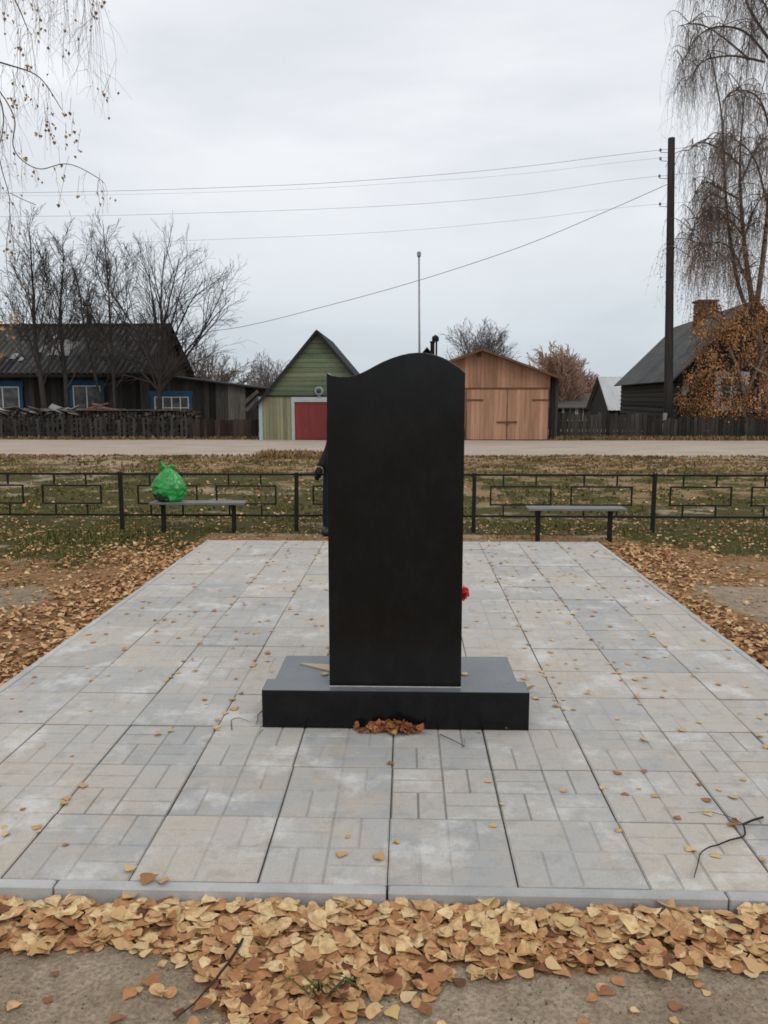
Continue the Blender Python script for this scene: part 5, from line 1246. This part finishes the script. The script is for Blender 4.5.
for a, n, l0_, l1_, lp in limbs: strands(cr, r, a[len(a) // 3:], n, l0_, l1_, .0021, leaf=lf, lp=lp, ls=.04, seg=9)
def leafy(px, py, n, sp, s=.042):
    c = P(px, py, NY); top_ = c + V((r.gauss(0, .04), r.gauss(0, .04), .25)); cr.tube([top_, c + V((0, 0, .06)), c], [.0022, .002, .0014], 3, cap=False)
    for k in range(n):
        q0 = c + V((r.gauss(0, sp), r.gauss(0, sp), r.gauss(0, sp * 1.1)))
        put_leaf(lf, NEAR[r.randrange(26)], q0, s * r.uniform(.7, 1.2), Matrix.Rotation(r.uniform(0, 6.28), 3, 'Z') @ Matrix.Rotation(r.uniform(.7, 1.9), 3, 'Y'), r.random())
for px, py, n, sp in ((20, 54, 6, .03), (28, 70, 7, .025), (13, 104, 10, .03), (27, 100, 6, .025), (63, 115, 4, .02), (70, 120, 4, .03), (46, 127, 6, .025), (52, 137, 6, .04), (72, 135, 8, .04), (66, 145, 6, .04), (40, 140, 5, .03), (7, 140, 7, .03), (22, 158, 7, .035), (60, 168, 3, .015), (64, 180, 4, .02), (104, 97, 6, .03), (95, 20, 5, .03), (102, 8, 4, .03), (78, 152, 3, .03), (32, 10, 4, .03), (40, 38, 4, .03), (5, 20, 4, .04), (8, 248, 5, .03), (16, 325, 10, .05), (5, 328, 10, .05), (12, 336, 8, .045), (3, 300, 4, .04), (22, 290, 3, .03), (2, 358, 5, .03), (60, 205, 2, .02), (78, 198, 2, .02), (98, 196, 2, .02)): leafy(px, py, n, sp)
dtw = curve([P(10, 215, NY - .1), P(6, 255, NY - .1), P(10, 290, NY), P(12, 325, NY), P(8, 360, NY)], 5); cr.tube(dtw, taper(dtw, .004, .0015), 4, cap=False)
cro = cr.build('crown', M['twig_grey'], g, smooth=True); lf.build('leaves', M['leaf_gold'], cro)

# ------------------------------------------------------------------ daylight
W = bpy.data.worlds.new('World'); S.world = W; W.use_nodes = True; nt = W.node_tree; nt.nodes.clear()
N = nt.nodes.new; LK = nt.links.new
SE, SR = R(48), R(150)
sky = N('ShaderNodeTexSky'); sky.sky_type = 'NISHITA'; sky.sun_disc = False; sky.sun_elevation = SE; sky.sun_rotation = SR; sky.air_density = 1.2; sky.dust_density = 3
tc = N('ShaderNodeTexCoord'); mp = N('ShaderNodeMapping'); mp.inputs['Scale'].default_value = (1.0, 1.0, 3.6); LK(tc.outputs['Generated'], mp.inputs[0])
nz = N('ShaderNodeTexNoise'); nz.inputs['Scale'].default_value = 1.6; nz.inputs['Detail'].default_value = 6; nz.inputs['Roughness'].default_value = .52; nz.inputs['Distortion'].default_value = .3; LK(mp.outputs[0], nz.inputs['Vector'])
cr_ = N('ShaderNodeValToRGB'); e = cr_.color_ramp.elements; e[0].position = .36; e[0].color = (8.0, 8.3, 8.75, 1); e[1].position = .64; e[1].color = (10.5, 10.6, 10.85, 1); LK(nz.outputs['Fac'], cr_.inputs[0])
# the cloud cover is thinner and brighter overhead, greyer towards the horizon
sx_ = N('ShaderNodeSeparateXYZ'); LK(tc.outputs['Generated'], sx_.inputs[0])
hr = N('ShaderNodeValToRGB'); e = hr.color_ramp.elements; e.new(.5); e.new(.6)
for k, (p_, c_) in enumerate(((0, (.64, .7, .74)), (.09, (.7, .75, .785)), (.22, (.86, .875, .89)), (.45, (1, 1, 1)))): e[k].position = p_; e[k].color = (*c_, 1)
LK(sx_.outputs['Z'], hr.inputs[0])
ml = N('ShaderNodeMix'); ml.data_type = 'RGBA'; ml.blend_type = 'MULTIPLY'; ml.inputs[0].default_value = 1; LK(cr_.outputs[0], ml.inputs[6]); LK(hr.outputs[0], ml.inputs[7])
mx_ = N('ShaderNodeMix'); mx_.data_type = 'RGBA'; mx_.inputs[0].default_value = .93; LK(sky.outputs[0], mx_.inputs[6]); LK(ml.outputs[2], mx_.inputs[7])
bg = N('ShaderNodeBackground'); bg.inputs[1].default_value = .1; LK(mx_.outputs[2], bg.inputs[0]); wo = N('ShaderNodeOutputWorld'); LK(bg.outputs[0], wo.inputs[0])
sd = bpy.data.lights.new('sun', 'SUN'); sd.energy = .8; sd.angle = R(25); sd.color = (1, .93, .83); so_ = bpy.data.objects.new('sun', sd); COL.objects.link(so_)
dirv = Vector((math.sin(SR) * math.cos(SE), math.cos(SR) * math.cos(SE), math.sin(SE)))      # towards the sun
so_.rotation_euler = dirv.to_track_quat('Z', 'Y').to_euler()
S.view_settings.view_transform = 'Standard'; S.view_settings.look = 'None'; S.view_settings.exposure = 0; S.view_settings.gamma = 1
S.render.engine = 'CYCLES'; S.cycles.max_bounces = 6; S.cycles.use_denoising = True; S.cycles.filter_width = 1.7
